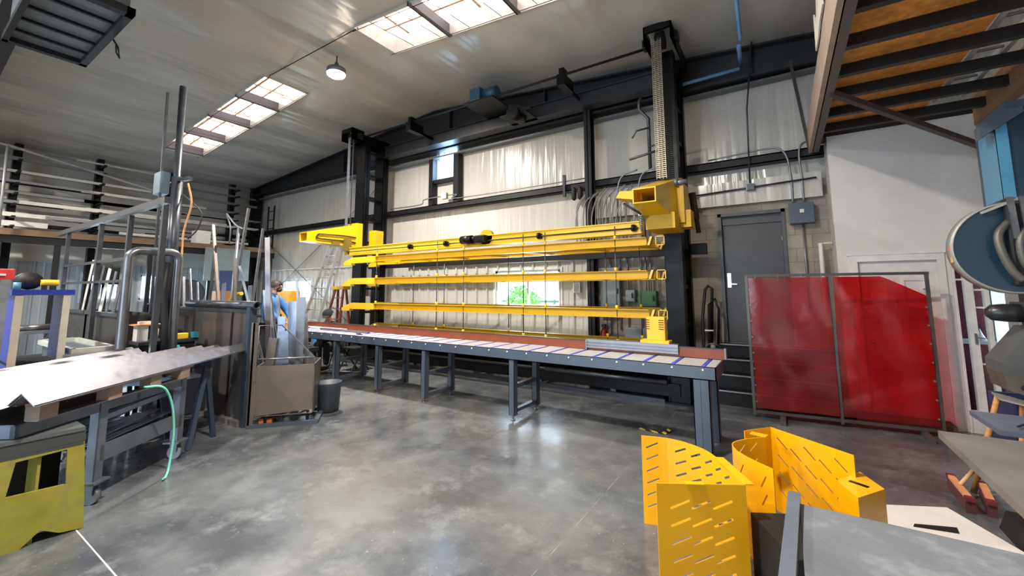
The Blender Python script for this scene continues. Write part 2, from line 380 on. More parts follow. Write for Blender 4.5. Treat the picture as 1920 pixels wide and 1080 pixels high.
# ground and greenery outside
grass = mat('grass', (176, 208, 120), 0.9, var=0.25, scale=1.2, bump=.3)
S('ground', MB().bb((-60, YW+.25, -.5), (30, 70, -.3)).bb((-70, -30, -.5), (XL-.25, YW+.25, -.3)), grass)
for i, (fx, n) in enumerate(((-30, 30),)):
    t = thing('rail_fence', (-14, 24, -.3), 'grey rail fence on the lawn seen through the middle window', 'fence')
    for j in range(12): obj('post', MB().bb((-28+j*2.6, 23.95, -.3), (-27.88+j*2.6, 24.07, 1.0)), galv, t)
    for z_ in (.1, .45, .8): obj('rail', MB().bb((-28, 23.94, z_), (1, 23.98, z_+.14)), galv, t)
leaf = mat('leaf_green', (150, 192, 110), .8, var=.4, scale=5)
def bush(x, y, r, lab, z0=-.3):
    mb = MB(); rnd = random.Random(int(x*10))
    for i in range(700):
        v = Vector((rnd.gauss(0, 1), rnd.gauss(0, 1), rnd.gauss(0, 1))).normalized()*r*rnd.uniform(.55, 1)
        c = Vector((x, y, z0+r*1.05))+v; a = Vector((rnd.uniform(-1, 1), rnd.uniform(-1, 1), rnd.uniform(-1, 1))).normalized(); b_ = a.orthogonal().normalized()
        s_ = r*.12
        mb.quad(c-a*s_, c-b_*s_*.5, c+a*s_, c+b_*s_*.5)
    t = thing('shrub', (x, y, z0), lab, 'shrub')
    obj('foliage', mb, leaf, t); obj('trunk', MB().cyl((x, y, z0), (x, y, z0+r), .06), wood, t)
bush(-12.9, 21, 1.1, 'green shrub on the lawn beyond the middle window')
# windows
frm = mat('window_frame_white', (222, 224, 226), 0.4); 
gm = bpy.data.materials.new('window_glass'); gm.use_nodes = True
_n = gm.node_tree; _b = _n.nodes['Principled BSDF']; _n.nodes.remove(_b)
_t = _n.nodes.new('ShaderNodeBsdfTransparent'); _t.inputs[0].default_value = (.93, .97, 1, 1); _g = _n.nodes.new('ShaderNodeBsdfGlossy'); _g.inputs['Roughness'].default_value = .03
_m = _n.nodes.new('ShaderNodeMixShader'); _m.inputs[0].default_value = .06; _n.links.new(_t.outputs[0], _m.inputs[1]); _n.links.new(_g.outputs[0], _m.inputs[2]); _n.links.new(_m.outputs[0], _n.nodes['Material Output'].inputs[0])
def window(k, axis, pos, u0, u1, z0, z1, mull=1):
    def B(a, b, c, d, e0=0.0, e1=.17):
        return ((a, pos+e0, c), (b, pos+e1, d)) if axis == 'Y' else ((pos-e1, a, c), (pos-e0, b, d))
    w = .05; mb = MB()
    for q in (B(u0, u1, z0-.0, z0+w), B(u0, u1, z1-w, z1), B(u0, u0+w, z0, z1), B(u1-w, u1, z0, z1)): mb.bb(*q)
    r = S('window_%d' % k, mb, frm)
    for i in range(mull):
        u = u0+(u1-u0)*(i+1)/(mull+1); S('window_mullion', MB().bb(*B(u-.02, u+.02, z0, z1, .05, .1)), frm, r)
    S('pane', MB().bb(*B(u0+w, u1-w, z0+w, z1-w, .07, .08)), gm, r)
    S('window_trim', MB().bb(*B(u0-.05, u1+.05, z0-.06, z0, -.03, .0)).bb(*B(u0-.05, u1+.05, z1, z1+.05, -.03, .0)).bb(*B(u0-.05, u0, z0, z1, -.03, 0)).bb(*B(u1, u1+.05, z0, z1, -.03, 0)), frm, r)
window(1, 'Y', YW, *WB[0]); window(2, 'Y', YW, *WB[1]); window(3, 'Y', YW, *WB[2], mull=0)
window(4, 'X', XL, *WL[0]); window(5, 'X', XL, *WL[1])
# ================================================================ FRAME OF THE BUILDING
RY0, RY1 = 7.24, 7.50
mb = MB()
tops = [(-16, zc(-16)-.02), (-7, zc(-7)-.02), (2.1, zc(2.1)-.02)]
bots = [(2.1, 4.93), (-8.5, 5.02), (-15.4, 5.02), (-16, 4.98)]
mb.prism(tops+bots, (0, .02, 0), origin=(0, 7.36, 0))
def flange(a, b, w=.26, th=.03):
    mb.bar((a[0], 7.36, a[1]), (b[0], 7.36, b[1]), w, th)
flange(tops[0], tops[1]); flange(tops[1], tops[2]); flange(bots[0], bots[1]); flange(bots[1], bots[2])
for x in (-10.6, -6.5, -3.9, -0.2):
    mb.bb((x-.01, 7.25, 4.99), (x+.01, 7.47, zc(x)-.03))
S('trim_10', mb, rafm)
# lighter ledge girt just under the rafter
S('trim_11', MB().bb((-16, 7.36, 4.86), (2.1, 7.5, 4.9)), mat('ledge_grey', (96, 100, 104), .4))
mb = MB(); mb.bb((-16, 7.34, 3.545), (2.1, 7.36, 3.68)).bb((-16, 7.34, 3.66), (2.1, 7.52, 3.68)).bb((-16, 7.34, 3.545), (2.1, 7.52, 3.56)); S('trim_12', mb, dark)
S('trim_13', MB().bb((-8.0, 7.35, 2.30), (-2.9, 7.5, 2.42)), dark)
# corner column, post and window jambs
S('trim_14', MB().bb((-15.95, 7.25, 0), (-15.7, 7.5, 5.2)), dark)
S('trim_15', MB().bb((-2.99, 7.12, 0), (-2.86, 7.14, 5.0)).bb((-2.99, 7.3, 0), (-2.86, 7.32, 5.0)).bb((-2.93, 7.12, 0), (-2.915, 7.32, 5.0)), dark)
S('trim_16', MB().bb((-7.25, 7.36, 3.68), (-7.12, 7.52, 4.86)), dark)
S('trim_17', MB().bb((-6.45, 7.36, 3.68), (-6.3, 7.52, 4.86)), dark)
S('trim_18', MB().bb((-7.12, 7.4, 5.12), (-6.45, 7.52, 5.18)).bb((-7.12, 7.4, 4.24), (-6.45, 7.52, 4.32)), dark)
# second frame near the left edge of the view (rafter running across the hall)
mb = MB(); Y2 = .72
tp = [(-16, zc(-16)-.03), (-7, zc(-7)-.03), (2.1, zc(2.1)-.03)]; bt = [(2.1, 4.9), (-7, 5.45), (-14.9, 4.75), (-16, 4.5)]
mb.prism(tp+bt, (0, .02, 0), origin=(0, Y2, 0))
mb.bar((bt[0][0], Y2, bt[0][1]), (bt[1][0], Y2, bt[1][1]), .26, .03).bar((bt[1][0], Y2, bt[1][1]), (bt[2][0], Y2, bt[2][1]), .26, .03).bar((bt[2][0], Y2, bt[2][1]), (bt[3][0], Y2, bt[3][1]), .26, .03)
S('trim_19', mb, rafm)
S('trim_20', MB().bb((-15.95, .6, 0), (-15.6, .85, 4.7)), rafm)
S('trim_21', MB().bar((-9.2, .62, 4.72), (-11.9, .35, 5.3), .05), dark)
# diagonal rod braces in the far bay of the back wall
for i, (a, b) in enumerate((((-15.4, 3.5), (-9.6, 0.3)), ((-15.4, 1.0), (-9.0, 4.6)))):
    S('trim_%d' % (22+i), MB().cyl((a[0], 7.44, a[1]), (b[0], 7.44, b[1]), .012, n=6), galv)
# ---- concrete block wall around the grey door
def block_mat():
    m = bpy.data.materials.new('concrete_block'); m.use_nodes = True; nt = m.node_tree; N = nt.nodes; L = nt.links; b = N['Principled BSDF']
    g = N.new('ShaderNodeNewGeometry'); sx = N.new('ShaderNodeSeparateXYZ'); L.new(g.outputs['Position'], sx.inputs[0])
    cb = N.new('ShaderNodeCombineXYZ'); L.new(sx.outputs[0], cb.inputs[0]); L.new(sx.outputs[2], cb.inputs[1])
    br = N.new('ShaderNodeTexBrick'); L.new(cb.outputs[0], br.inputs['Vector']); br.inputs['Scale'].default_value = 1; br.inputs['Brick Width'].default_value = .4; br.inputs['Row Height'].default_value = .2
    br.inputs['Mortar Size'].default_value = .006; br.inputs['Color1'].default_value = (*srgb((152, 144, 130)), 1); br.inputs['Color2'].default_value = (*srgb((142, 134, 122)), 1); br.inputs['Mortar'].default_value = (*srgb((128, 121, 110)), 1)
    n = N.new('ShaderNodeTexNoise'); n.inputs['Scale'].default_value = 3; n.inputs['Detail'].default_value = 8; L.new(g.outputs['Position'], n.inputs[0])
    mr = N.new('ShaderNodeMapRange'); mr.inputs[1].default_value = .35; mr.inputs[2].default_value = .65; mr.inputs[3].default_value = .75; mr.inputs[4].default_value = 1.12; L.new(n.outputs['Fac'], mr.inputs[0])
    vm = N.new('ShaderNodeVectorMath'); vm.operation = 'SCALE'; L.new(br.outputs[0], vm.inputs[0]); L.new(mr.outputs[0], vm.inputs['Scale']); L.new(vm.outputs[0], b.inputs['Base Color']); b.inputs['Roughness'].default_value = .8
    bp = N.new('ShaderNodeBump'); bp.inputs['Strength'].default_value = .5; bp.inputs['Distance'].default_value = .01; L.new(br.outputs['Fac'], bp.inputs['Height']); bp.invert = True; L.new(bp.outputs[0], b.inputs['Normal'])
    return m
bm_ = block_mat()
DR = (-0.82, 0.09, 0.78, 2.81)
S('trim_24', slab('Y', 7.38, .17, -2.9, .62, 0, 2.97, [DR]), bm_)
S('trim_25', MB().bb((-2.86, 7.30, 2.93), (.56, 7.34, 3.30)), wallv)
# grey steel door in its frame
dg = mat('door_grey', (60, 60, 60), .42, var=.05); dgf = mat('door_frame_grey', (64, 66, 68), .4)
door = S('door_1', MB().bb((DR[0]+.05, 7.46, DR[2]), (DR[1]-.05, 7.5, DR[3]-.17), bev=.004), dg)
S('transom_panel', MB().bb((DR[0]+.05, 7.44, DR[3]-.165), (DR[1]-.05, 7.5, DR[3]-.05)), dg, door)
S('door_frame', MB().bb((DR[0], 7.36, DR[2]), (DR[0]+.05, 7.5, DR[3])).bb((DR[1]-.05, 7.36, DR[2]), (DR[1], 7.5, DR[3])).bb((DR[0], 7.36, DR[3]-.05), (DR[1], 7.5, DR[3])).bb((DR[0]+.05, 7.43, DR[3]-.18), (DR[1]-.05, 7.5, DR[3]-.165)), dgf, door)
S('lock_plate', MB().bb((-.74, 7.445, 1.63), (-.68, 7.462, 1.86), bev=.004), mat('chrome', (190, 192, 195), .2, .9), door)
S('lever_handle', MB().cyl((-.71, 7.45, 1.69), (-.71, 7.40, 1.69), .014).bar((-.71, 7.40, 1.69), (-.60, 7.40, 1.685), .018, .014, bev=.003), MATS['chrome'], door)
S('hinge', MB().cyl((DR[1]-.055, 7.45, 2.3), (DR[1]-.055, 7.45, 2.42), .01), galv, door)
# ---- office box at the right with its doors
plas = mat('office_plaster', (212, 208, 204), .85, var=.03, bump=.35, bscale=90)
OY, OZ = 6.9, 3.66
op = [(0.80, 1.57, 0, 1.97), (1.68, 2.1, 0.0, 2.08)]
mb = slab('Y', OY, .12, .62, 2.1, 0, OZ, op); mb.bb((.62, OY+.12, 0), (.74, 7.38, OZ))
S('wall_office', mb, plas)
tw = mat('trim_white', (216, 214, 210), .35)
d2 = S('door_2', MB().bb((.815, OY+.03, .01), (1.56, OY+.07, 1.955)), tw)
S('door_casing', MB().bb((.74, OY-.02, 0), (.82, OY+.0, 2.03)).bb((1.55, OY-.02, 0), (1.62, OY+.0, 2.03)).bb((.74, OY-.022, 1.95), (1.62, OY+.0, 2.03)).bb((.72, OY-.03, 2.03), (1.64, OY+.0, 2.045)), tw, d2)
pm = MB()
for cx_ in (.99, 1.29):
    for za, zb in ((.14, .62), (.72, 1.28), (1.38, 1.72)):
        x0, x1 = cx_-.1+(.05 if cx_ > 1.2 else 0), cx_+.1+(.05 if cx_ > 1.2 else 0)
        for q in (((x0, za), (x1, za)), ((x0, zb), (x1, zb)), ((x0, za), (x0, zb)), ((x1, za), (x1, zb))):
            pm.bar((q[0][0], OY+.03, q[0][1]), (q[1][0], OY+.03, q[1][1]), .026, .03)
S('panel_moulding', pm, tw, d2)
S('door_knob', MB().sph((.90, OY-.01, .95), .03), MATS['chrome'], d2)
# glazed double doors of the display office, further right
gl = mat('glazed_dark_red', (88, 22, 40), .12, var=.3, scale=4)
d3 = S('door_3', MB().bb((1.66, OY-.03, 0), (1.685, OY+.04, 2.08)).bb((1.75, OY-.03, 0), (1.82, OY+.04, 2.08)).bb((1.685, OY-.02, 0), (1.75, OY+.04, .24)).bb((1.685, OY-.02, 1.96), (1.75, OY+.04, 2.08)).bb((1.90, OY-.03, 0), (1.94, OY+.04, 2.08)).bb((1.9, OY-.03, 2.02), (2.1, OY+.04, 2.08)), tw)
S('door_glass', MB().bb((1.685, OY, .24), (1.75, OY+.01, 1.96)), gm, d3)
S('door_glass', MB().bb((1.82, OY+.01, 0.05), (1.90, OY+.02, 2.02)), gm, d3)
S('glazing_bar', MB().bb((1.685, OY-.006, 1.7), (1.75, OY+.0, 1.72)).bb((1.82, OY+0, 1.58), (1.90, OY+.01, 1.60)).bb((1.82, OY+0, 1.38), (1.9, OY+.01, 1.40)).bb((1.82, OY, .75), (1.9, OY+.01, .77)), tw, d3)
S('door_latch', MB().bb((1.78, OY-.05, .98), (1.80, OY-.03, 1.1)).bar((1.78, OY-.06, 1.06), (1.86, OY-.06, 1.05), .012), MATS['chrome'], d3)
# the room behind the glass
S('wall_display', MB().bb((1.6, 7.35, 0), (2.03, 7.37, 2.6)), gl)
S('ceiling_display', MB().bb((.74, OY+.12, OZ-.06), (2.1, 7.5, OZ)), plas)
T(obj('glass_ornament', MB().lathe([(.005, 0), (.05, .01), (.03, .05), (.01, .1), (.0, .14)], (1.92, 7.2, 1.0), 10), mat('clear_ornament', (230, 230, 235), .1), None), 'small clear glass ornament on the shelf behind the glazed door', 'ornament')
T(obj('display_shelf', MB().bb((1.7, 7.1, .96), (2.02, 7.345, 1.0)), tw), 'narrow white shelf behind the glazed door', 'shelf')
# ---- mezzanine: fascia, joists, board deck, brace
osb = mat('strand_board', (232, 156, 72), .7, var=.22, scale=16, dirt=(120, 74, 40), dscale=3.2, damt=.5, bump=.2, bscale=40)
joim = mat('joist_dark', (22, 20, 19), .5, var=.2)
S('trim_30', MB().bb((.50, -6.9, 3.715), (1.53, 6.6, 3.74)), osb)
mb = MB(); mb.bb((.43, -6.9, 3.55), (.47, 7.2, 3.90)); S('trim_31', mb, fasc)
S('trim_32', MB().bb((.47, -6.9, 3.55), (.55, 7.2, 3.575)).bb((.47, -6.9, 3.55), (.48, 7.2, 3.70)), mat('angle_steel', (96, 88, 84), .5))
k = 33
for i in range(9):
    y = 6.53-.56*i
    S('trim_%d' % k, MB().bb((.48, y-.035, 3.61), (2.0, y+.035, 3.712)), joim); k += 1
S('trim_%d' % k, MB().bb((2.0, -6.9, 3.5), (2.09, 6.88, 3.83)), mat('ledger_wood', (150, 112, 84), .6, var=.15)); k += 1
S('trim_%d' % k, MB().bb((.48, 6.9, 3.66), (2.1, 7.2, 3.83)), joim); k += 1
S('trim_%d' % k, MB().bar((.54, 5.1, 3.56), (2.08, 6.62, 3.09), .055), mat('brace_brown', (74, 62, 58), .5)); k += 1
# railing post and hanging sheeting at the mezzanine edge
S('trim_%d' % k, MB().bar((.44, 7.15, 3.6), (.30, 7.2, 5.0), .04, .03), mat('strut_dark', (58, 56, 54), .5)); k += 1
T(obj('torn_sheeting', MB().prism([(4.0, 3.9), (4.3, 3.92), (4.5, 3.88), (4.8, 3.9), (4.75, 4.25), (4.55, 4.05), (4.35, 4.3), (4.1, 4.1)], (.012, 0, 0), origin=(.41, 0, 0), ux=(0, 1, 0)), mat('sheeting_cream', (214, 206, 190), .8), None), 'torn cream sheeting along the mezzanine edge', 'sheeting')
# ladder stored under the joists
t = thing('storage_ladder', (1.68, 5, 3.71), 'aluminium ladder stored flat on the mezzanine joists beside the board deck', 'ladder')
for x in (1.57, 1.80): obj('rail', MB().bb((x-.02, 2.3, 3.714), (x+.02, 6.4, 3.79)), ladm, t)
for i in range(11): obj('rung', MB().cyl((1.57, 2.9+.30*i, 3.75), (1.8, 2.9+.30*i, 3.75), .014, n=8), alub, t)
# ---- steel steps up to the door
t = thing('door_steps', (-.35, 7, 0), 'black steel steps with worn bright nosings under the grey door', 'steps')
stm = mat('step_black', (14, 15, 16), .45, var=.3, spec=.25); nose = mat('worn_nosing', (128, 128, 128), .35, .6)
for i, (y0, z) in enumerate(((6.64, .2), (6.82, .39), (7.0, .585), (7.18, .78))):
    obj('tread', MB().bb((-.93, y0, z-.03), (.6, 7.36 if i == 3 else y0+.26, z)), stm, t)
    obj('riser', MB().bb((-.93, y0+.02, z-.19), (.6, y0+.03, z-.03)), stm, t)
    obj('nosing', MB().bb((-.93, y0-.012, z-.012), (.6, y0+.015, z+.004)), nose, t)
# handrails left of the steps
t = thing('door_handrail', (-1.0, 7, 0), 'dark bent steel handrail beside the steps left of the grey door', 'handrail')
obj('rail', MB().tube([(-1.0, 6.45, .0), (-1.04, 6.85, 1.2), (-1.0, 6.95, 1.6), (-.96, 6.98, 1.66), (-.91, 7.0, 1.62), (-.96, 7.05, .8)], .022), dark, t)
obj('rail', MB().tube([(-.965, 6.55, .0), (-.96, 6.95, 1.38), (-.88, 7.0, 1.46), (-.84, 7.05, 1.3), (-.88, 7.1, .78)], .02), dark, t)
obj('band', MB().cyl((-1.04, 6.80, 1.0), (-.9, 6.83, 1.0), .012), white, t)
# ================================================================ ROLLER TABLE
t = thing('roller_table', (-4.3, 4.7, 0), 'long slate grey roller table with blue rollers across the middle of the hall', 'table')
X0, X1, TY0, TY1, TZ = -8.35, -.585, 4.45, 5.12, .86
obj('side_rail', MB().bb((X0, TY0, TZ-.125), (X1, TY0+.012, TZ)).bb((X0, TY0, TZ-.125), (X1, TY0+.05, TZ-.115)).bb((X0, TY0, TZ-.004), (X1, TY0+.03, TZ)), slate, t)
obj('side_rail', MB().bb((X0, TY1-.012, TZ-.125), (X1, TY1, TZ)).bb((X0, TY1-.05, TZ-.125), (X1, TY1, TZ-.115)), slate, t)
obj('end_plate', MB().bb((X1-.01, TY0, TZ-.125), (X1, TY1, TZ)), slate, t)
obj('end_plate', MB().bb((X0, TY0, TZ-.125), (X0+.01, TY1, TZ)), slate, t)
xs = [-.70-.283*i for i in range(27)]
sl = MB(); lst = X1-.012
for x in xs+[X0-.02]:
    a, b = max(x+.022, X0+.012), lst
    if b > a: sl.bb((a, TY0+.03, TZ-.02), (b, TY1-.02, TZ-.003))
    lst = x-.022
obj('deck_slats', sl, slatm, t)
for x in xs:
    r_ = obj('roller', MB().cyl((x, TY0+.012, TZ-.022), (x, TY1-.012, TZ-.022), .024, n=12), rollblue, t)
    obj('axle_bolt', MB().cyl((x, TY0-.008, TZ-.028), (x, TY0+.002, TZ-.028), .0095, n=8), white, r_)
def tleg(x, x2=None):
    for y in (TY0+.05, TY1-.05):
        l = obj('leg', MB().bb((x-.04, y-.04, .06), (x+.04, y-.034, TZ-.12)).bb((x-.04, y-.04, .06), (x-.034, y+.04, TZ-.12)).bb((x+.034, y-.04, .06), (x+.04, y+.04, TZ-.12)), slate, t)
        obj('levelling_foot', MB().cyl((x, y, .012), (x, y, .1), .009, n=8).cyl((x, y, 0), (x, y, .014), .028, n=14), galv, l)
    obj('cross_bar', MB().bb((x-.03, TY0+.05, .38), (x+.03, TY1-.05, .43)), slate, t)
    obj('cross_bar', MB().bb((x-.03, TY0+.05, .09), (x+.03, TY1-.05, .13)), slate, t)
for x in (-6.55, -5.45, -4.43, -2.91, -7.95): tleg(x)
for y in (TY0+.06, TY1-.07):
    obj('leg', MB().bb((-.80, y-.055, 0.01), (-.65, y-.047, TZ-.12)).bb((-.80, y-.055, .01), (-.792, y+.055, TZ-.12)).bb((-.658, y-.055, .01), (-.65, y+.055, TZ-.12)).bb((-.738, y-.06, .01), (-.73, y-.05, TZ-.12)), slate, t)
fence = thing('fence_rail', (-4.6, 5.0, TZ), 'brown fence board running along the back of the roller table', 'fence board')
obj('board', MB().bb((-8.9, 4.98, TZ+.004), (-.565, 5.0, TZ+.105)), orange, fence)
obj('steel_edge', MB().bb((-8.9, 5.0, TZ+.02), (-.56, 5.03, TZ+.112)).bb((-8.9, 4.976, TZ+.105), (-.56, 5.03, TZ+.114)), tubem, fence)
obj('end_cap', MB().bb((-.565, 4.975, TZ+.004), (-.545, 5.04, TZ+.118), bev=.004), galv, fence)
obj('cable', MB().tube([(-.75, 5.06, TZ+.1), (-.72, 5.05, TZ+.15), (-.66, 5.05, TZ+.155), (-.6, 5.05, TZ+.12)], .008), rubber, fence)
# aluminium stop extrusion clamped on the fence
t = thing('aluminium_extrusion', (-1.55, 4.95, TZ+.04), 'grooved aluminium extrusion clamped on the right end of the brown fence', 'extrusion')
pf = [(0, 0), (.028, 0), (.028, .095), (0, .095), (0, .07), (.008, .066), (.008, .058), (0, .054), (0, .036), (.008, .032), (.008, .024), (0, .02)]
obj('profile', MB().prism(pf, (1.08, 0, 0), origin=(-2.1, 4.945, TZ+.03), ux=(0, 1, 0)), alub, t)
obj('end_plate', MB().bb((-2.115, 4.94, TZ+.006), (-2.1, 4.972, TZ+.13)), galv, t)
obj('top_strip', MB().bb((-2.1, 4.945, TZ+.125), (-1.02, 5.06, TZ+.133)), alub, t)
# yellow vented stop block
t = thing('yellow_block', (-1.27, 5.0, TZ+.133), 'orange-yellow vented block on a flat base at the right end of the table', 'block')
by = mat('block_yellow', (238, 176, 30), .4, var=.05)
obj('base_plate', MB().bb((-1.43, 4.93, TZ+.133), (-1.11, 5.10, TZ+.165), bev=.004), by, t)
obj('body', MB().bb((-1.36, 4.96, TZ+.165), (-1.155, 5.07, TZ+.43), bev=.006), by, t)
for i in range(5):
    for xa, xb in ((-1.36, -1.325), (-1.22, -1.165)):
        obj('slot', MB().bb((xa-.002, 4.955, TZ+.29+.025*i), (xb, 4.962, TZ+.297+.025*i)), black, t)
# things lying on the table
T(obj('metal_bar', MB().bb((-7.5, 4.78, TZ+.004), (-6.1, 4.84, TZ+.03)), alub), 'flat bright metal bar lying on the far left end of the roller table', 'bar')
T(obj('metal_bar', MB().bb((-8.2, 4.9, TZ+.004), (-6.9, 4.95, TZ+.03)), white), 'thin white bar lying along the fence at the table\'s left end', 'bar')
t = thing('tape_measure', (-6.1, 4.6, TZ), 'small silver tool lying near the front edge of the roller table', 'tool')
obj('case', MB().bb((-6.12, 4.56, TZ), (-6.06, 4.62, TZ+.03), bev=.006), alub, t); obj('blade', MB().bb((-6.06, 4.58, TZ), (-5.98, 4.595, TZ+.012)), rubber, t)
T(obj('red_clamp', MB().bb((-7.95, 4.62, TZ), (-7.75, 4.7, TZ+.07), bev=.01).cyl((-7.75, 4.66, TZ+.04), (-7.66, 4.66, TZ+.04), .012), redp), 'dark red tool at the far left end of the roller table', 'tool')
# small outfeed stand left of the table
t = thing('outfeed_stand', (-6.95, 4.1, 0), 'low dark outfeed stand with levelling foot beside the scrap bin', 'stand')
obj('top_plate', MB().bb((-7.62, 3.9, .58), (-6.75, 4.3, .64)), tubem, t)
for x in (-7.5, -6.98):
    l = obj('leg', MB().bb((x-.04, 4.06, .12), (x+.04, 4.14, .58)), dark, t); obj('foot', MB().cyl((x, 4.1, 0), (x, 4.1, .13), .014).cyl((x, 4.1, 0), (x, 4.1, .02), .04), dark, l)
for y in (3.98, 4.1, 4.2): obj('bar_piece', MB().bb((-7.55, y, .642), (-6.85, y+.03, .67)), galv, t)
# ================================================================ LIFTING MACHINE
m = thing('tube_storage_lift', (-5, 6.6, 0), 'huge black and yellow bar storage lift with two masts behind the roller table', 'lift machine')
def mast(x0, x1, left):
    col = MB()
    for y0 in (6.35, 6.92):
        col.bb((x0, y0, .02), (x0+.012, y0+.16, 5.25)).bb((x1-.012, y0, .02), (x1, y0+.16, 5.25)).bb((x0, y0+.07, .02), (x1, y0+.085, 5.25)).bb((x0, y0, .02), (x1, y0+.01, 5.25))
    c = obj('mast', col, black, m)
    for i in range(9):
        z = .5+.56*i
        if left: obj('rung', MB().bb((x0+.02, 6.5, z), (x1-.02, 6.93, z+.05)), black, c)
        else: obj('rung', MB().bb((x0+.03, 6.5, z), (x1-.03, 6.93, z+.05)), black, c)
    obj('base_foot', MB().bb((x0-.12, 6.28, 0), (x1+.14, 7.2, .025)).bb((x0-.02, 6.33, .02), (x0, 7.1, .42)).bb((x1, 6.33, .02), (x1+.02, 7.1, .42)).prism([(0, 0), (.12, 0), (0, .4)], (0, .02, 0), origin=(x1, 6.45, .02)).prism([(0, 0), (.12, 0), (0, .4)], (0, .02, 0), origin=(x1, 6.9, .02)), black, m)
    return c
cl = mast(-8.75, -8.42, True); cr = mast(-1.44, -1.19, False)
# head brackets
def head(xc, left):
    w = .2
    b = MB().bb((xc-w, 5.95, 5.22), (xc-w+.02, 7.1, 5.42)).bb((xc+w-.02, 5.95, 5.22), (xc+w, 7.1, 5.42)).bb((xc-w, 7.05, 5.22), (xc+w, 7.1, 5.42)).bb((xc-w, 5.95, 5.4), (xc+w, 6.0, 5.5)).bb((xc-w, 5.95, 5.22), (xc-w+.02, 6.3, 5.5)).bb((xc+w-.02, 5.95, 5.22), (xc+w, 6.3, 5.5))
    h = obj('head_bracket', b, black, m)
    obj('sprocket', MB().cyl((xc-.06, 6.16, 5.33), (xc+.06, 6.16, 5.33), .13, n=20), dark, h)
    obj('bearing', MB().bb((xc-w-.06, 6.1, 5.26), (xc-w, 6.24, 5.4), bev=.01), dark, h); obj('bearing', MB().bb((xc+w, 6.1, 5.26), (xc+w+.06, 6.24, 5.4), bev=.01), dark, h)
head(-8.62, True); head(-1.32, False)
# chain bundle on the right mast, belt on the left one
chm = mat('chain_link', (150, 140, 124), .4, .6, var=.1); ch = MB()
for k_ in range(3):
    x = -1.40+.045*k_
    for i in range(72): ch.bb((x-.017, 6.03, 3.2+i*.029), (x+.017, 6.05, 3.212+i*.029))
for k_ in range(4): ch.bb((-1.425+.045*k_-.003, 6.025, 3.18), (-1.425+.045*k_+.003, 6.045, 5.3))
obj('lift_chain', ch, chm, m)
obj('lift_belt', MB().bb((-8.66, 6.03, 3.0), (-8.58, 6.045, 5.3)), galv, m)
obj('lift_belt', MB().bb((-8.52, 6.06, 3.0), (-8.49, 6.07, 5.3)), tubem, m)
# top beam, drive shaft and motor
obj('top_beam', MB().bb((-8.5, 6.95, 5.02), (-1.3, 7.15, 5.26)).bb((-8.5, 6.9, 5.0), (-1.45, 7.15, 5.02)).bb((-8.5, 6.9, 5.26), (-1.45, 7.15, 5.28)), rafm, m)
obj('drive_shaft', MB().cyl((-8.6, 6.3, 5.36), (-1.35, 6.3, 5.36), .022, n=10), dark, m)
for x in (-6.75, -3.0):
    obj('shaft_bearing', MB().bb((x-.09, 6.2, 5.14), (x+.05, 6.6, 5.34)).bb((x-.06, 6.22, 5.3), (x+.04, 6.38, 5.46), bev=.015).bb((x-.02, 6.4, 5.14), (x+.02, 7.1, 5.2)), black, m)
mo = obj('drive_motor', MB().bb((-4.97, 6.12, 5.30), (-4.72, 6.42, 5.56), bev=.02).cyl((-4.72, 6.3, 5.44), (-4.42, 6.3, 5.44), .12, n=20).cyl((-5.12, 6.3, 5.36), (-4.97, 6.3, 5.36), .07), mat('motor_blue', (40, 78, 98), .4), m)
obj('motor_bracket', MB().bb((-5.1, 6.1, 5.26), (-4.4, 7.0, 5.29)).bb((-4.5, 6.5, 5.0), (-3.9, 7.0, 5.03)).prism([(0, 0), (.5, 0), (0, .22)], (0, .03, 0), origin=(-4.3, 6.5, 5.03)), dark, m)
obj('gear_case', MB().cyl((-4.15, 6.4, 5.0), (-4.15, 6.75, 5.0), .13, n=20), black, m)
# yellow carriage arms reaching forward from the masts
def arm(xc, s, left):
    # tapered box: mast end tall, tip small and open
    w0, w1 = .15, .17; y0, y1 = 5.0, 6.4
    tip = [(xc-w0, 2.66), (xc+w0, 2.66), (xc+w0, 2.86), (xc-w0, 2.86)]
    root_ = [(xc-w1, 2.62), (xc+w1, 2.62), (xc+w1, 3.22), (xc-w1, 3.22)]
    mb = MB(); A = [mb.b.verts.new((x, y0, z)) for x, z in tip]; B = [mb.b.verts.new((x, y1, z)) for x, z in root_]
    for i in range(4): mb.b.faces.new((A[i], A[(i+1) % 4], B[(i+1) % 4], B[i]))
    mb.b.faces.new(B)
    C = [mb.b.verts.new((xc+(x-xc)*.88, y0, 2.76+(z-2.76)*.84)) for x, z in tip]; D = [mb.b.verts.new((xc+(x-xc)*.88, y0+.9, 2.76+(z-2.76)*.84)) for x, z in tip]
    for i in range(4): mb.b.faces.new((A[i], A[(i+1) % 4], C[(i+1) % 4], C[i])); mb.b.faces.new((C[i], C[(i+1) % 4], D[(i+1) % 4], D[i]))
    mb.b.faces.new(D)
    a = obj('carriage_arm', mb, yellow, m)
    return a
aL = arm(-8.62, 1, True); 
obj('hose_loop', MB().tube(smooth([(-8.44, 5.25, 2.84), (-8.44, 5.2, 2.79), (-8.44, 5.25, 2.74), (-8.435, 5.8, 2.74), (-8.43, 6.2, 2.72)]+[(-8.43, 6.25, 2.6)], 5)+[], .014), rubber, aL)
obj('hose_loop', MB().tube([(-8.44, 5.25, 2.84), (-8.43, 5.9, 2.86), (-8.43, 6.3, 2.84)], .014), rubber, aL)
obj('drive_unit', MB().bb((-8.44, 5.85, 2.5), (-8.3, 5.98, 2.78)).bb((-8.44, 5.55, 2.62), (-8.36, 5.72, 2.7)).cyl((-8.44, 6.02, 2.5), (-8.28, 6.02, 2.5), .07), mat('drive_dark_yellow', (110, 92, 30), .5), aL)
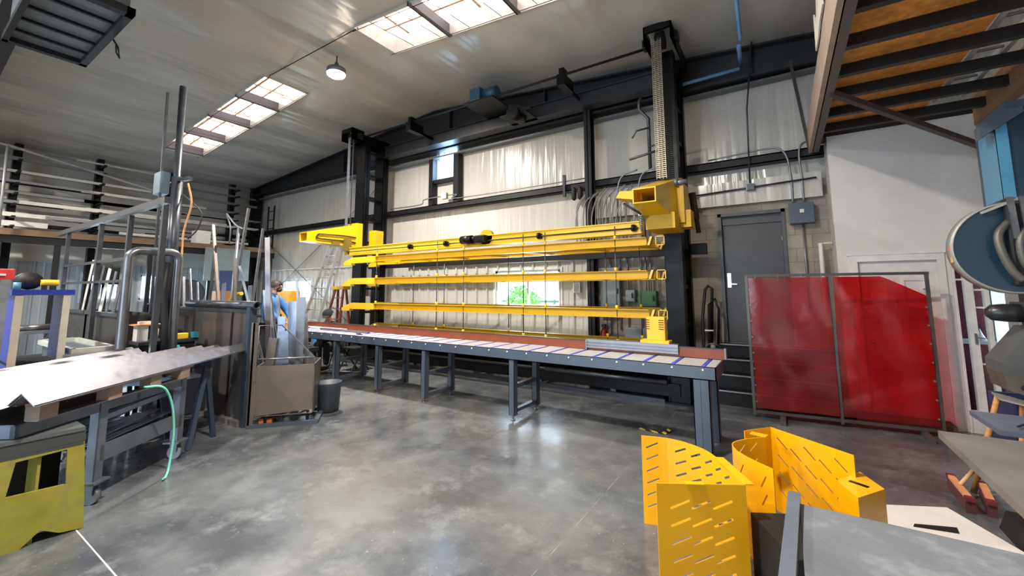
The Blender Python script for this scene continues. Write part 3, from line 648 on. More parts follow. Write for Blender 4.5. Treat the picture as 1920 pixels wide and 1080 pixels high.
obj('carriage_plate', MB().bb((-8.85, 6.18, 2.45), (-8.4, 6.34, 3.2)).bb((-8.42, 6.55, 2.6), (-8.2, 6.8, 3.05)), yellow, m)
# right arm is a larger gusseted box
mb = MB(); y0, y1 = 5.2, 6.3
tip = [(-1.54, 2.69), (-1.25, 2.69), (-1.25, 2.88), (-1.54, 2.88)]; rt_ = [(-1.55, 2.5), (-1.13, 2.5), (-1.13, 3.22), (-1.5, 3.22)]
A = [mb.b.verts.new((x, y0, z)) for x, z in tip]; B = [mb.b.verts.new((x, y1, z)) for x, z in rt_]
for i in range(4): mb.b.faces.new((A[i], A[(i+1) % 4], B[(i+1) % 4], B[i]))
mb.b.faces.new(B)
C = [mb.b.verts.new((-1.395+(x+1.395)*.9, y0, 2.785+(z-2.785)*.86)) for x, z in tip]; D = [mb.b.verts.new((v.co.x, y0+.9, v.co.z)) for v in C]
for i in range(4): mb.b.faces.new((A[i], A[(i+1) % 4], C[(i+1) % 4], C[i])); mb.b.faces.new((C[i], C[(i+1) % 4], D[(i+1) % 4], D[i]))
mb.b.faces.new(D)
aR = obj('carriage_arm', mb, yellow, m)
obj('gusset_box', MB().prism([(-1.52, 2.415), (-1.14, 2.415), (-1.14, 2.62), (-1.24, 2.66), (-1.42, 2.66), (-1.52, 2.53)], (0, .6, 0), origin=(0, 5.7, 0)).bb((-1.2, 6.0, 2.52), (-1.07, 6.34, 3.08)).bb((-1.18, 6.05, 2.46), (-1.0, 6.3, 2.7)), yellow_d, aR)
obj('side_bracket', MB().prism([(-1.86, 2.86), (-1.55, 2.80), (-1.55, 2.92), (-1.8, 2.95)], (0, .3, 0), origin=(0, 5.5, 0)).bb((-1.56, 5.5, 2.79), (-1.5, 5.8, 2.93)), yellow, aR); obj('hose_bar', MB().cyl((-1.80, 5.64, 2.80), (-1.56, 5.66, 2.63), .016), rubber, aR)
obj('guide_roller', MB().cyl((-1.22, 5.98, 3.08), (-1.02, 5.98, 3.08), .035).cyl((-1.19, 5.98, 3.08), (-1.13, 5.98, 3.08), .06), galv, aR)
sp = MB(); sp.tube([(-1.57+.026*math.cos(a), 5.66+.026*math.sin(a), 2.42+.20*i/60) for i in range(61) for a in [i*.9]], .006, 6); sp.cyl((-1.57, 5.66, 2.39), (-1.57, 5.66, 2.63), .012); sp.bar((-1.57, 5.66, 2.62), (-1.46, 5.74, 2.60), .03)
obj('coil_spring', sp, mat('spring_steel', (150, 150, 150), .3, .7), aR)
# main yellow traverse beam with its line shaft and motor
yb = obj('traverse_beam', MB().bb((-8.2, 5.86, 2.40), (-1.62, 5.98, 2.56)).bb((-8.2, 5.84, 2.555), (-1.62, 6.0, 2.57)).bb((-8.2, 5.82, 2.39), (-1.62, 6.0, 2.405)), yellow, m)
obj('line_shaft', MB().cyl((-8.15, 5.83, 2.47), (-1.66, 5.83, 2.47), .012, n=8), tubem, yb)
for x in (-6.2, -5.25, -3.25, -1.72): obj('shaft_clamp', MB().bb((x-.035, 5.79, 2.43), (x+.035, 5.87, 2.51), bev=.008).cyl((x-.02, 5.8, 2.47), (x+.02, 5.8, 2.47), .05), black, yb)
obj('beam_motor', MB().cyl((-4.82, 5.76, 2.50), (-4.58, 5.76, 2.50), .075, n=18).cyl((-4.58, 5.76, 2.50), (-4.5, 5.76, 2.50), .05).bb((-4.5, 5.7, 2.43), (-4.28, 5.84, 2.56), bev=.02), black, yb)
obj('motor_guard', MB().cyl((-4.36, 5.86, 2.53), (-4.36, 5.94, 2.53), .14, n=24), yellow_d, yb)
# cradle levels
def level(z, y0=5.82, y1=6.5, two=True):
    pts = []
    def ibeam(y):
        return MB().bb((-7.25, y-.004, z-.055), (-1.55, y+.004, z+.055)).bb((-7.25, y-.05, z+.05), (-1.55, y+.05, z+.058)).bb((-7.25, y-.05, z-.058), (-1.55, y+.05, z-.05))
    for y in (y0, y1):
        b = obj('cradle_beam', ibeam(y), yellow_d, m)
        obj('end_block', MB().bb((-8.0, y-.05, z-.07), (-7.2, y+.05, z+.06)).prism([(-8.0, -.02), (-8.0, .05), (-8.22, -.02), (-8.28, -.06), (-8.28, -.11), (-8.0, -.11)], (0, .1, 0), origin=(0, y-.05, z)), yellow, b)
        obj('end_clip', MB().prism([(-1.53, -.06), (-1.50, -.06), (-1.46, .06), (-1.49, .06)], (0, .1, 0), origin=(0, y-.05, z)).bb((-1.42, y-.05, z-.07), (-1.30, y-.045, z-.06)).bb((-1.42, y-.05, z-.07), (-1.41, y-.045, z+.06)).bb((-1.31, y-.05, z-.07), (-1.30, y-.045, z+.06)).bb((-1.42, y-.05, z+.05), (-1.30, y-.045, z+.06)), yellow, b)
    for x in (-7.6, -6.6, -5.6, -4.7, -3.7, -2.7, -1.9):
        obj('cross_strut', MB().bar((x, y0, z-.04), (x+.35, y1, z-.04), .05, .02), yellow_d, m)
for z in (2.27, 1.81, 1.275, .80): level(z)
for y, xs_ in ((5.82, (-7.2, -5.47, -4.82, -3.56, -3.15, -2.0)), (6.5, (-6.8, -5.9, -4.3, -2.4, -1.85))):
    for x in xs_:
        r_ = obj('hanger_rod', MB().cyl((x, y, .82), (x, y, 2.52 if y < 6 else 2.4), .008, n=8), tubem, m)
        for z in (2.27, 1.81, 1.275, .80): obj('rod_socket', MB().cyl((x, y, z+.05), (x, y, z+.11), .022, n=10), yellow, r_)
obj('crossbeam', MB().bb((-9.1, 7.08, 2.16), (-.97, 7.2, 2.33)), dark, m)
# low base girders between the masts
obj('base_girder', MB().bb((-9.6, 6.36, .40), (-1.3, 6.5, .56)).bb((-9.6, 6.3, .555), (-1.3, 6.52, .57)), black, m)
obj('base_girder', MB().bb((-9.6, 6.32, .10), (-1.3, 6.46, .27)).bb((-9.6, 6.28, .265), (-1.3, 6.48, .28)), black, m)
obj('base_girder', MB().bb((-9.6, 6.96, .16), (-1.3, 7.08, .5)).bb((-9.6, 6.94, .5), (-1.3, 7.1, .51)), black, m)
for x in (-8.2, -6.6, -5.0, -3.6, -2.3): obj('base_tie', MB().bar((x, 6.45, .53), (x+.3, 7.0, .53), .09, .03), galv, m); obj('base_tie', MB().bar((x, 6.4, .06), (x, 7.0, .06), .08, .06), galv, m)
obj('base_rail', MB().bb((-9.6, 6.26, 0), (-1.5, 6.32, .06)), tubem, m)
obj('hydraulic_tube', MB().cyl((-3.4, 6.24, .30), (-1.45, 6.24, .30), .035), tubem, m)
# ================================================================ PEOPLE
def skinmesh(name, J, chains, m, parent, root, sub=2):
    bmx = bmesh.new(); vs = {}; org = ORG[(parent.parent or parent).name]; lay = bmx.verts.layers.skin.verify()
    def V(k):
        if k not in vs:
            p, r = J[k]; v = bmx.verts.new(Vector(p)-org); v[lay].radius = (r, r) if not isinstance(r, tuple) else r; vs[k] = v
            v[lay].use_root = (k == root)
        return vs[k]
    for c in chains:
        for a, b in zip(c, c[1:]):
            va, vb = V(a), V(b)
            if not bmx.edges.get((va, vb)): bmx.edges.new((va, vb))
    me = bpy.data.meshes.new(name); bmx.to_mesh(me); bmx.free(); me.materials.append(m)
    o = bpy.data.objects.new(name, me); COL.objects.link(o); o.parent = parent
    s = o.modifiers.new('Skin', 'SKIN'); s.use_smooth_shade = True; s.branch_smoothing = 0.6
    o.modifiers.new('Subdivision', 'SUBSURF').levels = sub; o.modifiers[-1].render_levels = sub
    return o
def human(name, loc, label, J, face, topm, legm, shoem, hairm, cap=False):
    """J: pelvis, belly, chest, neck, head (skull centre), and for L/R: sh, el, wr, hip, kn, an, toe. face = look direction"""
    t = thing(name, loc, label, 'person')
    f = Vector(face).normalized(); upv = (Vector(J['head'])-Vector(J['neck'])).normalized(); sd = f.cross(upv).normalized(); h = Vector(J['head'])
    R = {}
    def a(k, p, r): R[k] = (p, r)
    a('pelvis', J['pelvis'], .10); a('belly', J['belly'], .09); a('chest', J['chest'], (.11, .09)); a('neck0', J['neck'], .055)
    a('neck1', h-upv*.09-f*.015, .05); a('skull', h-f*.01+upv*.005, .088); a('crown', h+upv*.075-f*.01, .06)
    a('jaw', h-upv*.075+f*.04, .045); a('chin', h-upv*.105+f*.065, .022)
    a('noseb', h+upv*.01+f*.075, .02); a('nose', h-upv*.02+f*.105, .010)
    ch = [['pelvis', 'belly', 'chest', 'neck0', 'neck1', 'skull', 'crown'], ['neck1', 'jaw', 'chin'], ['skull', 'noseb', 'nose']]
    for s_, q in ((-1, 'L'), (1, 'R')):
        a('ear'+q, h+sd*.088*s_, .012); a('ear2'+q, h+sd*.1*s_+upv*.02-f*.01, .008); ch.append(['skull', 'ear'+q, 'ear2'+q])
        for k, r in (('sh', .045), ('el', .034), ('wr', .026), ('hip', .065), ('kn', .048), ('an', .034)): a(k+q, J[k+q], r)
        a('toe'+q, J['toe'+q], .034); ch += [['chest', 'sh'+q, 'el'+q, 'wr'+q], ['pelvis', 'hip'+q, 'kn'+q, 'an'+q, 'toe'+q]]
        w = Vector(J['wr'+q]); d = (w-Vector(J['el'+q])).normalized(); x = d.cross(Vector((0, 0, 1))).normalized()*s_; dn = d.cross(x)*s_
        if dn.z > 0: dn = -dn
        a('palm'+q, w+d*.05, (.036, .018)); ch.append(['wr'+q, 'palm'+q])
        for i, (o_, L_) in enumerate(((-.027, .06), (-.009, .072), (.009, .068), (.026, .052))):
            b_ = w+d*.085+x*o_
            a('k%d%s' % (i, q), b_, .0095); a('m%d%s' % (i, q), b_+d*L_*.5+dn*.008, .0085); a('t%d%s' % (i, q), b_+d*L_*.85+dn*.03, .0075)
            ch.append(['palm'+q, 'k%d%s' % (i, q), 'm%d%s' % (i, q), 't%d%s' % (i, q)])
        a('th'+q, w+d*.045-x*.04, .0105); a('th2'+q, w+d*.08-x*.058+dn*.012, .009); ch.append(['palm'+q, 'th'+q, 'th2'+q])
    body = skinmesh('body', R, ch, skin, t, 'pelvis')
    C = {k: R[k] for k in R}
    def g(k, r): C[k] = (R[k][0], r)
    g('pelvis', .17); g('belly', .17); g('chest', (.205, .17)); C['neck0'] = (Vector(J['neck'])-upv*.02, .078)
    cc = [['pelvis', 'belly', 'chest', 'neck0']]
    for q in 'LR':
        g('sh'+q, .095); g('el'+q, .068); C['wr'+q] = (R['wr'+q][0], .043); cc.append(['chest', 'sh'+q, 'el'+q, 'wr'+q])
    skinmesh('jacket', C, cc, topm, t, 'pelvis')
    C2 = {'pelvis': (R['pelvis'][0]-Vector((0, 0, .0)) if isinstance(R['pelvis'][0], Vector) else R['pelvis'][0], .15)}
    cc = []
    for q in 'LR':
        C2['hip'+q] = (R['hip'+q][0], .108); C2['kn'+q] = (R['kn'+q][0], .078); C2['an'+q] = (R['an'+q][0], .062); cc.append(['pelvis', 'hip'+q, 'kn'+q, 'an'+q])
    skinmesh('trousers', C2, cc, legm, t, 'pelvis')
    for q in 'LR':
        an, to = Vector(J['an'+q]), Vector(J['toe'+q]); d = (to-an); d.z = 0; d.normalize()
        skinmesh('shoe', {'a': (Vector((an.x, an.y, .06))-d*.05, .048), 'b': (Vector((an.x, an.y, .055))+d*.06, .05), 'c': (Vector((an.x, an.y, .045))+d*.15, .04)}, [['a', 'b', 'c']], shoem, t, 'a')
    # hair or cap: a shell over the skull, open at the face
    mb = MB(); mb.sph(h+upv*.012-f*.012, .112, (1, 1, 1), 20)
    for v in list(mb.b.verts):
        rel = v.co-h
        if rel.dot(upv) < (-.045 if not cap else .015) + (.08 if not cap else .0)*max(0, rel.dot(f)/.1): mb.b.verts.remove(v)
    hr = obj('cap' if cap else 'hair', mb, hairm, t)
    if cap:
        b2 = MB(); fl = [h+upv*.045+f*(.09+.0*k)+sd*(.075*math.cos(a_))+f*(.085*math.sin(a_)) for k in (0,) for a_ in [math.pi*i/10 for i in range(11)]]
        vs = [b2.b.verts.new(p) for p in fl]; b2.b.faces.new(vs); vs2 = [b2.b.verts.new(p-upv*.008) for p in fl]; b2.b.faces.new(vs2[::-1])
        for i in range(10): b2.b.faces.new((vs[i], vs2[i], vs2[i+1], vs[i+1]))
        obj('cap_brim', b2, hairm, hr)
    for s_ in (-1, 1): obj('eye', MB().sph(h+upv*.012+f*.083+sd*.033*s_, .011, n=8), mat('eye_dark', (40, 34, 30), .2), t)
    obj('mouth', MB().box(h-upv*.062+f*.083, (.035, .012, .006), rz=math.atan2(sd.y, sd.x)), mat('lips', (150, 84, 76), .5), t)
    return t, hr
denim = mat('hoodie_blue', (60, 112, 172), .8, var=.1); dkp = mat('trousers_dark', (34, 36, 42), .8); shoe = mat('boot_brown', (50, 40, 34), .6); hair = mat('hair_brown', (32, 21, 16), .6, var=.3)
px, py = -7.92, 4.32
J = {'pelvis': (px, py-.25, .98), 'belly': (px, py-.25, 1.14), 'chest': (px, py-.24, 1.34), 'neck': (px+.01, py-.23, 1.53), 'head': (px+.04, py-.21, 1.68),
     'shL': (px-.10, py-.08, 1.45), 'shR': (px+.12, py-.42, 1.45), 'elL': (px+.0, py+.06, 1.2), 'elR': (px+.28, py-.42, 1.19), 'wrL': (px+.2, py+.0, 1.08), 'wrR': (px+.38, py-.26, 1.08),
     'hipL': (px-.05, py-.16, .92), 'hipR': (px+.05, py-.34, .92), 'knL': (px-.02, py-.12, .5), 'knR': (px+.08, py-.38, .5), 'anL': (px-.05, py-.1, .09), 'anR': (px+.04, py-.42, .09), 'toeL': (px+.08, py-.02, .04), 'toeR': (px+.18, py-.36, .04)}
p1, _ = human('person', (px, py-.25, 0), 'standing person in a blue hoodie with brown hair, back half turned, behind the scrap bin', J, (.82, .5, .12), denim, dkp, shoe, hair)
obj('hood', MB().lathe([(.05, -.05), (.1, -.03), (.115, .02), (.09, .06), (.07, .07)], (px-.03, py-.26, 1.5), 16), denim, p1)
obj('beard', MB().sph((px+.085, py-.18, 1.615), .05, (1, 1, .8), 10), hair, p1)
blk = mat('shirt_black', (26, 30, 30), .85); capm = mat('cap_black', (20, 20, 24), .8)
qx, qy = -7.97, 5.36
J = {'pelvis': (qx-.05, qy+.18, .50), 'belly': (qx-.05, qy+.12, .64), 'chest': (qx-.05, qy+.02, .83), 'neck': (qx-.03, qy-.06, .98), 'head': (qx+.02, qy-.13, 1.10),
     'shL': (qx+.17, qy-.02, .9), 'shR': (qx-.25, qy-.02, .9), 'elL': (qx+.28, qy-.12, .68), 'elR': (qx-.34, qy-.1, .68), 'wrL': (qx+.16, qy-.13, .80), 'wrR': (qx-.12, qy-.13, .80),
     'hipL': (qx+.05, qy+.16, .48), 'hipR': (qx-.15, qy+.16, .48), 'knL': (qx+.16, qy-.22, .5), 'knR': (qx-.26, qy-.2, .5), 'anL': (qx+.14, qy-.2, .1), 'anR': (qx-.24, qy-.18, .1), 'toeL': (qx+.16, qy-.32, .04), 'toeR': (qx-.26, qy-.3, .04)}
human('person', (qx, qy, 0), 'seated person in a black shirt and black cap, head bowed, behind the roller table', J, (.5, -.7, -.5), blk, dkp, shoe, capm, cap=True)
t = thing('stool', (qx-.05, qy+.2, 0), 'black stool under the seated person', 'stool')
obj('seat', MB().cyl((qx-.05, qy+.2, .34), (qx-.05, qy+.2, .38), .17, n=20), rubber, t)
for i in range(4):
    a_ = math.pi/4+i*math.pi/2; obj('leg', MB().cyl((qx-.05+.1*math.cos(a_), qy+.2+.1*math.sin(a_), .34), (qx-.05+.18*math.cos(a_), qy+.2+.18*math.sin(a_), 0), .012), tubem, t)
# clutter behind the table
t = thing('folding_chair', (-7.35, 5.5, 0), 'black folding chair under the left end of the roller table', 'chair')
obj('seat', MB().bb((-7.55, 5.3, .44), (-7.15, 5.62, .47)), rubber, t); obj('backrest', MB().bb((-7.55, 5.64, .58), (-7.15, 5.67, .72)), rubber, t)
for x in (-7.55, -7.16):
    obj('leg', MB().bar((x, 5.25, 0), (x, 5.68, .73), .022), rubber, t); obj('leg', MB().bar((x, 5.68, 0), (x, 5.32, .46), .022), rubber, t)
t = thing('cardboard_box', (-11.2, 6.9, 0), 'pale open box on the floor far behind the left end of the table', 'box')
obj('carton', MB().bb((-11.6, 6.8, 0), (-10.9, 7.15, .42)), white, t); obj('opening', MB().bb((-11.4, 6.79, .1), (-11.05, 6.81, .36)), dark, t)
T(obj('blue_jacket', MB().prism([(0, 0), (.16, .02), (.2, .5), (.1, .62), (0, .5)], (0, .08, 0), origin=(-9.85, 6.1, .03)), denim), 'blue cloth hanging under the left end of the roller table', 'cloth')
T(obj('power_cable', MB().tube(smooth([(-8.9, 4.6, .02), (-8.2, 4.75, .02), (-7.6, 4.9, .02), (-7.2, 5.2, .02), (-6.95, 5.5, .02)]), .012), rubber), 'black cable lying on the floor under the left end of the roller table', 'cable')
# ladders and cabinet by the back wall
t = thing('extension_ladder', (-11.2, 7.1, 0), 'long aluminium extension ladder leaning on the back wall left of the mast', 'ladder')
for (pa_, pb_) in (((-11.69, 6.68, 0), (-10.75, 7.17, 3.3)), ((-10.87, 6.68, 0), (-10.35, 7.17, 3.3))): obj('rail', MB().bar(pa_, pb_, .03, .08, up=(0, 1, 0)), ladm, t)
for i in range(11):
    f_ = (i+.6)/11; obj('rung', MB().cyl((-11.69+.94*f_, 6.68+.49*f_, 3.3*f_), (-10.87+.52*f_, 6.68+.49*f_, 3.3*f_), .018, n=8), ladm, t)
fib = mat('fibreglass_red', (120, 40, 36), .5)
t = thing('step_ladder', (-9.95, 6.95, 0), 'dark red step ladder with a yellow top behind the seated person', 'ladder')
for (a_, b_) in (((-10.55, 6.7, 0), (-10.2, 6.9, 1.64)), ((-9.75, 6.7, 0), (-9.85, 6.9, 1.64)), ((-10.5, 7.2, 0), (-10.2, 6.98, 1.64)), ((-9.8, 7.2, 0), (-9.85, 6.98, 1.64))): obj('rail', MB().bar(a_, b_, .07, .03), fib, t)
obj('top_cap', MB().bb((-10.27, 6.83, 1.63), (-9.77, 7.06, 1.72), bev=.01), yellow_d, t)
for i in range(5): obj('step', MB().bb((-10.5+.06*i, 6.7+.035*i, .28+.28*i), (-9.77-.015*i, 6.78+.035*i, .30+.28*i)), alub, t)
T(obj('door_slab', MB().bb((-9.85, 7.25, 0), (-9.2, 7.29, 1.45)), white), 'white panel leaning on the wall between step ladder and mast', 'panel')
T(obj('timber_post', MB().bb((-9.55, 7.3, 0), (-9.45, 7.4, 1.75)), pinkish), 'narrow timber post beside the white panel near the mast', 'post')
t = thing('yellow_cabinet', (-10.9, 6.2, 0), 'tall yellow metal cabinet behind the person in blue', 'cabinet')
ycab = mat('cabinet_yellow', (232, 168, 40), .45)
obj('body', MB().bb((-11.6, 5.95, 0), (-10.68, 6.2, 1.6)), ycab, t); obj('door', MB().bb((-11.55, 5.93, .06), (-11.1, 5.95, 1.54)), ycab, t); obj('door', MB().bb((-11.07, 5.93, .06), (-10.72, 5.95, 1.54)), ycab, t); obj('handle', MB().bb((-11.06, 5.9, .8), (-11.03, 5.93, 1.0)), dark, t)
t = thing('wall_ladder', (-14.5, 7.3, 2.9), 'narrow dark ladder standing up by the back wall corner', 'ladder')
for x in (-14.8, -14.42): obj('rail', MB().bb((x-.02, 7.28, 2.97), (x+.02, 7.32, 4.5)), dark, t)
for i in range(5): obj('rung', MB().bb((-14.8, 7.29, 3.1+.3*i), (-14.42, 7.31, 3.13+.3*i)), dark, t)
# ================================================================ LEFT WALL: RACK OF BARS AND THE BOARD SHELF
t = thing('cantilever_rack', (-15.5, 4, 0), 'dark cantilever bar rack covering the upper part of the left wall', 'rack')
for y in (.2, 1.68, 3.14, 4.69, 6.42, 7.1):
    c = obj('upright', MB().bb((-15.62, y-.07, 0), (-15.42, y+.07, 5.19)), black, t)
    for z in (3.2, 3.42, 3.72, 3.98, 4.22, 4.5, 4.78, 5.0): obj('bracket', MB().bb((-15.42, y-.03, z-.09), (-14.95, y+.03, z-.05)), dark, c)
t = thing('board_shelf', (-15, 4, 2.85), 'long brown board shelf on the left wall under the bar rack', 'shelf')
obj('deck', MB().bb((-15.4, -.5, 2.83), (-14.0, 7.2, 2.97)), boardm, t); obj('edge_beam', MB().bb((-14.15, -.5, 2.66), (-14.05, 7.2, 2.83)), dark, t)
for y in (2.3, 4.0, 5.4, 7.1): obj('post', MB().bb((-14.14, y-.05, 0), (-14.06, y+.05, 2.66)), dark, t)
BR = [(2.61, 4.36, 5.01, 'b', .035), (1.0, 4.62, 4.78, 'd', .06), (1.0, 4.24, 4.46, 'b', .045), (1.2, 2.78, 4.28, 'd', .04), (2.78, 5.6, 4.28, 'b', .05), (2.87, 5.2, 4.04, 'b', .05), (1.75, 3.9, 3.85, 'b', .06), (2.9, 6.2, 3.74, 'b', .08),
      (2.52, 3.51, 3.61, 'b', .07), (1.0, 2.52, 3.6, 'd', .05), (1.2, 3.17, 3.37, 'w', .07), (.8, 2.28, 3.23, 'w', .09), (4.63, 6.8, 4.98, 'd', .05), (4.79, 7.1, 4.5, 'd', .05), (4.5, 6.9, 4.16, 'd', .05), (4.4, 7.2, 3.9, 'd', .04), (4.5, 7.2, 3.64, 'b', .05), (4.4, 7.1, 4.74, 'd', .04), (2.2, 5.9, 3.44, 'd', .05), (3.6, 6.9, 3.24, 'w', .05), (1.1, 5.1, 4.06, 'd', .05), (.5, 3.2, 5.0, 'd', .03), (0.6, 3.9, 3.42, 'd', .05), (3.2, 5.6, 3.0, 'd', .09)]
rackm = {'b': mat('bar_bright', (196, 196, 192), .35, .35, var=.1), 'd': galv, 'w': white}
LB = {'b': ('bright metal bar lying on the left wall rack', 'bright bars on the wall rack'), 'd': ('dull grey metal bar lying on the left wall rack', 'dull grey bars on the wall rack'), 'w': ('pale flat bar low on the left wall rack', 'pale flat bars low on the wall rack')}
lev = sorted((3.2, 3.42, 3.72, 3.98, 4.22, 4.5, 4.78, 5.0))
for i, (a_, b_, z, k_, th) in enumerate(BR):
    if z > 3.05: z = min(lev, key=lambda q: abs(q-z))-.049
    else: z = 2.975
    xo = (-15.10, -15.22, -15.31)[i % 3]
    side = 'left' if (a_+b_)/2 < 2.6 else ('middle' if (a_+b_)/2 < 4.6 else 'right')
    nlev = ['lowest', 'second', 'third', 'fourth', 'fifth', 'sixth', 'seventh', 'top'][min(range(8), key=lambda q: abs(lev[q]-z-.049))]
    lab = '%s bar on the %s level of the wall rack, %s part' % ({'b': 'bright metal', 'd': 'dull grey metal', 'w': 'pale flat'}[k_], nlev, side)
    if z < 3: lab = 'dull grey metal bar lying on the board shelf under the wall rack'
    T(obj('metal_bar', MB().bb((xo-th*.5, a_, z), (xo+th*.5, b_, z+th*1.4)), rackm[k_]), lab, 'bar', LB[k_][1])
for i, (a_, b_, z, r_) in enumerate(((.6, 4.1, 3.2, .05), (2.4, 7.1, 3.42, .045), (.5, 4.9, 3.72, .06), (.4, 6.6, 3.98, .045), (4.2, 7.2, 3.2, .06), (.3, 3.0, 4.22, .045), (.4, 5.0, 4.5, .04))):
    T(obj('dark_tube', MB().cyl((-15.415+r_, a_, z-.047+r_), (-15.415+r_, b_, z-.047+r_), r_, n=12), dark), 'dark round tube at the back of the %s level of the wall rack' % ['lowest', 'second', 'third', 'fourth', 'lowest', 'fifth', 'sixth'][i]+(', right part' if i == 4 else ', left part' if i == 0 else ''), 'tube', 'dark tubes at the back of the wall rack')
T(obj('white_bin', MB().bb((-14.5, 5.02, 2.972), (-14.15, 5.38, 3.36)), white), 'white box standing on the brown board shelf', 'box')
T(obj('pale_conduit', MB().tube([(-13.9, -.5, 4.98), (-13.9, 1.35, 4.76), (-13.9, 4.1, 4.22)], .03).tube([(-13.9, 1.35, 4.76), (-13.9, 1.38, 2.98)], .025), mat('pale_pipe', (150, 150, 148), .4, .3)), 'long pale sloping pipe with a drop in front of the left wall rack', 'pipe')
# suspended heater close to the ceiling
t = thing('suspended_heater', (-6.9, .95, 4.6), 'dark louvred unit heater hanging near the ceiling at top left', 'heater')
hm = mat('heater_grey', (92, 100, 102), .45)
obj('casing', MB().bb((-7.55, .62, 4.62), (-5.75, 1.26, 5.3)), hm, t)
obj('frame', MB().bb((-7.6, .58, 4.56), (-7.52, 1.3, 4.64)).bb((-5.8, .58, 4.56), (-5.7, 1.3, 4.64)).bb((-7.6, .58, 4.56), (-5.7, .63, 4.64)).bb((-7.6, 1.23, 4.56), (-5.7, 1.3, 4.64)), dark, t)
for i in range(5): obj('louvre', MB().box((-7.24+.36*i, .94, 4.605), (.035, .62, .03)), dark, t)
obj('hanger', MB().cyl((-7.4, .94, 5.3), (-7.4, .94, 5.98), .012).cyl((-5.9, .94, 5.3), (-5.9, .94, 5.92), .012), galv, t)
obj('hook_cable', MB().tube([(-6.55, 1.32, 4.6), (-6.5, 1.36, 4.5), (-6.45, 1.36, 4.42), (-6.5, 1.38, 4.38), (-6.56, 1.36, 4.46), (-6.5, 1.34, 4.52)], .01), dark, t)
# high bay lamps
lampm = mat('lamp_lens', (255, 236, 210), .4, emit=60, var=0)
def lamp(x, y, lab, power=LAMP_W):
    z = zc(x)
    t = thing('high_bay_lamp', (x, y, z-.4), lab, 'lamp')
    obj('housing', MB().lathe([(.03, .22), (.05, .12), (.16, .10), (.17, .06), (.17, .0)], (x, y, z-.42), 20), galv, t)
    obj('lens', MB().lathe([(.02, -.07), (.1, -.055), (.15, -.025), (.165, .01)], (x, y, z-.425), 24), lampm, t)
    obj('hook', MB().cyl((x, y, z-.2), (x, y, z-.07), .01), dark, t)
    l = bpy.data.lights.new('lamp_light', 'AREA'); l.shape = 'DISK'; l.size = .3; l.energy = power; l.color = (1, .93, .84); l.spread = math.radians(170)
    o = bpy.data.objects.new('lamp_light', l); COL.objects.link(o); o.location = (x, y, z-.505)
lamp(-6.7, 4.35, 'round high bay lamp glowing on the ceiling between the two skylights')
lamp(-13.0, -1.2, 'unseen round high bay lamp added over the far left bay for ambient light')  # out of view, added to raise the ambient light
lamp(-1.9, 1.2, 'round high bay lamp on the ceiling over the near right bay', LAMP_W*.8)
lamp(-7.0, -2.0, 'unseen round high bay lamp added over the rear bay for ambient light')  # added behind the camera as extra fill, never in view
# air pipes and conduits of the back wall
T(obj('blue_air_pipe', MB().tube([(-.20, 3.0, 5.36), (-.30, 6.6, 5.28), (-.31, 6.62, 5.22)], .03).tube([(-.33, 6.7, 5.2), (-.34, 7.19, 5.12)], .03).tube([(-.36, 7.195, 5.08), (-1.88, 7.195, 5.04)], .03), pipeblue), 'blue compressed air pipe running down the ceiling and along the rafter', 'pipe')
T(obj('air_drop', MB().tube([(-1.9, 7.195, 5.03), (-1.96, 7.2, 4.95), (-1.96, 7.2, 4.8), (-1.83, 7.3, 4.64), (-1.83, 7.3, 3.72)], .032).tube([(-1.83, 7.25, 4.45), (-2.02, 7.2, 4.42), (-2.1, 7.2, 4.3)], .018).tube([(-1.83, 7.25, 4.1), (-1.5, 7.2, 4.15)], .016).tube([(-1.5, 7.28, 3.98), (-1.62, 7.28, 3.98), (-1.62, 7.28, 3.5)], .016).cyl((-2.15, 7.15, 3.9), (-1.62, 7.2, 4.0), .022), steel), 'grey air drop with valves between post and right mast', 'pipe')
T(obj('hanging_conduit', MB().tube([(-.12, 7.15, 5.9), (-.3, 7.2, 4.4), (-.33, 7.28, 3.24)], .012), tubem), 'thin conduit dropping down the upper wall right of the mast', 'conduit')
T(obj('junction_box', MB().bb((-.38, 7.22, 3.12), (-.27, 7.30, 3.22), bev=.006), slate), 'small grey junction box above the grey door', 'box')
T(obj('wall_conduit', MB().cyl((-1.2, 7.26, 3.13), (.5, 7.26, 3.20), .014, n=8), tubem), 'horizontal dark conduit above the grey door', 'conduit')
T(obj('bent_conduit', MB().tube(smooth([(-.9, 7.3, 3.70), (-.1, 7.28, 3.74), (.08, 7.27, 3.70), (.17, 7.27, 3.55), (.2, 7.27, 3.2), (.2, 7.3, 2.85)]), .014), galv), 'left bent conduit rising from the grey disconnect box', 'conduit')
T(obj('bent_conduit', MB().tube(smooth([(.52, 7.3, 3.76), (.38, 7.28, 3.74), (.32, 7.27, 3.6), (.33, 7.27, 3.2), (.33, 7.3, 2.85)]), .014), galv), 'right bent conduit rising from the grey disconnect box', 'conduit')
t = thing('disconnect_box', (.29, 7.3, 2.55), 'blue-grey electrical disconnect box right of the grey door', 'electrical box')
obj('case', MB().bb((.14, 7.2, 2.55), (.44, 7.37, 2.85), bev=.006), slate, t); obj('label_plate', MB().bb((.27, 7.192, 2.70), (.32, 7.2, 2.75)), white, t)
obj('drop_pipe', MB().cyl((.30, 7.33, 1.3), (.30, 7.33, 2.55), .014), galv, t)
T(obj('white_pipe', MB().tube([(.61, 7.2, 2.24), (.48, 7.2, 2.24), (.48, 7.2, .8)], .03), white), 'white pipe in the corner between block wall and office', 'pipe')
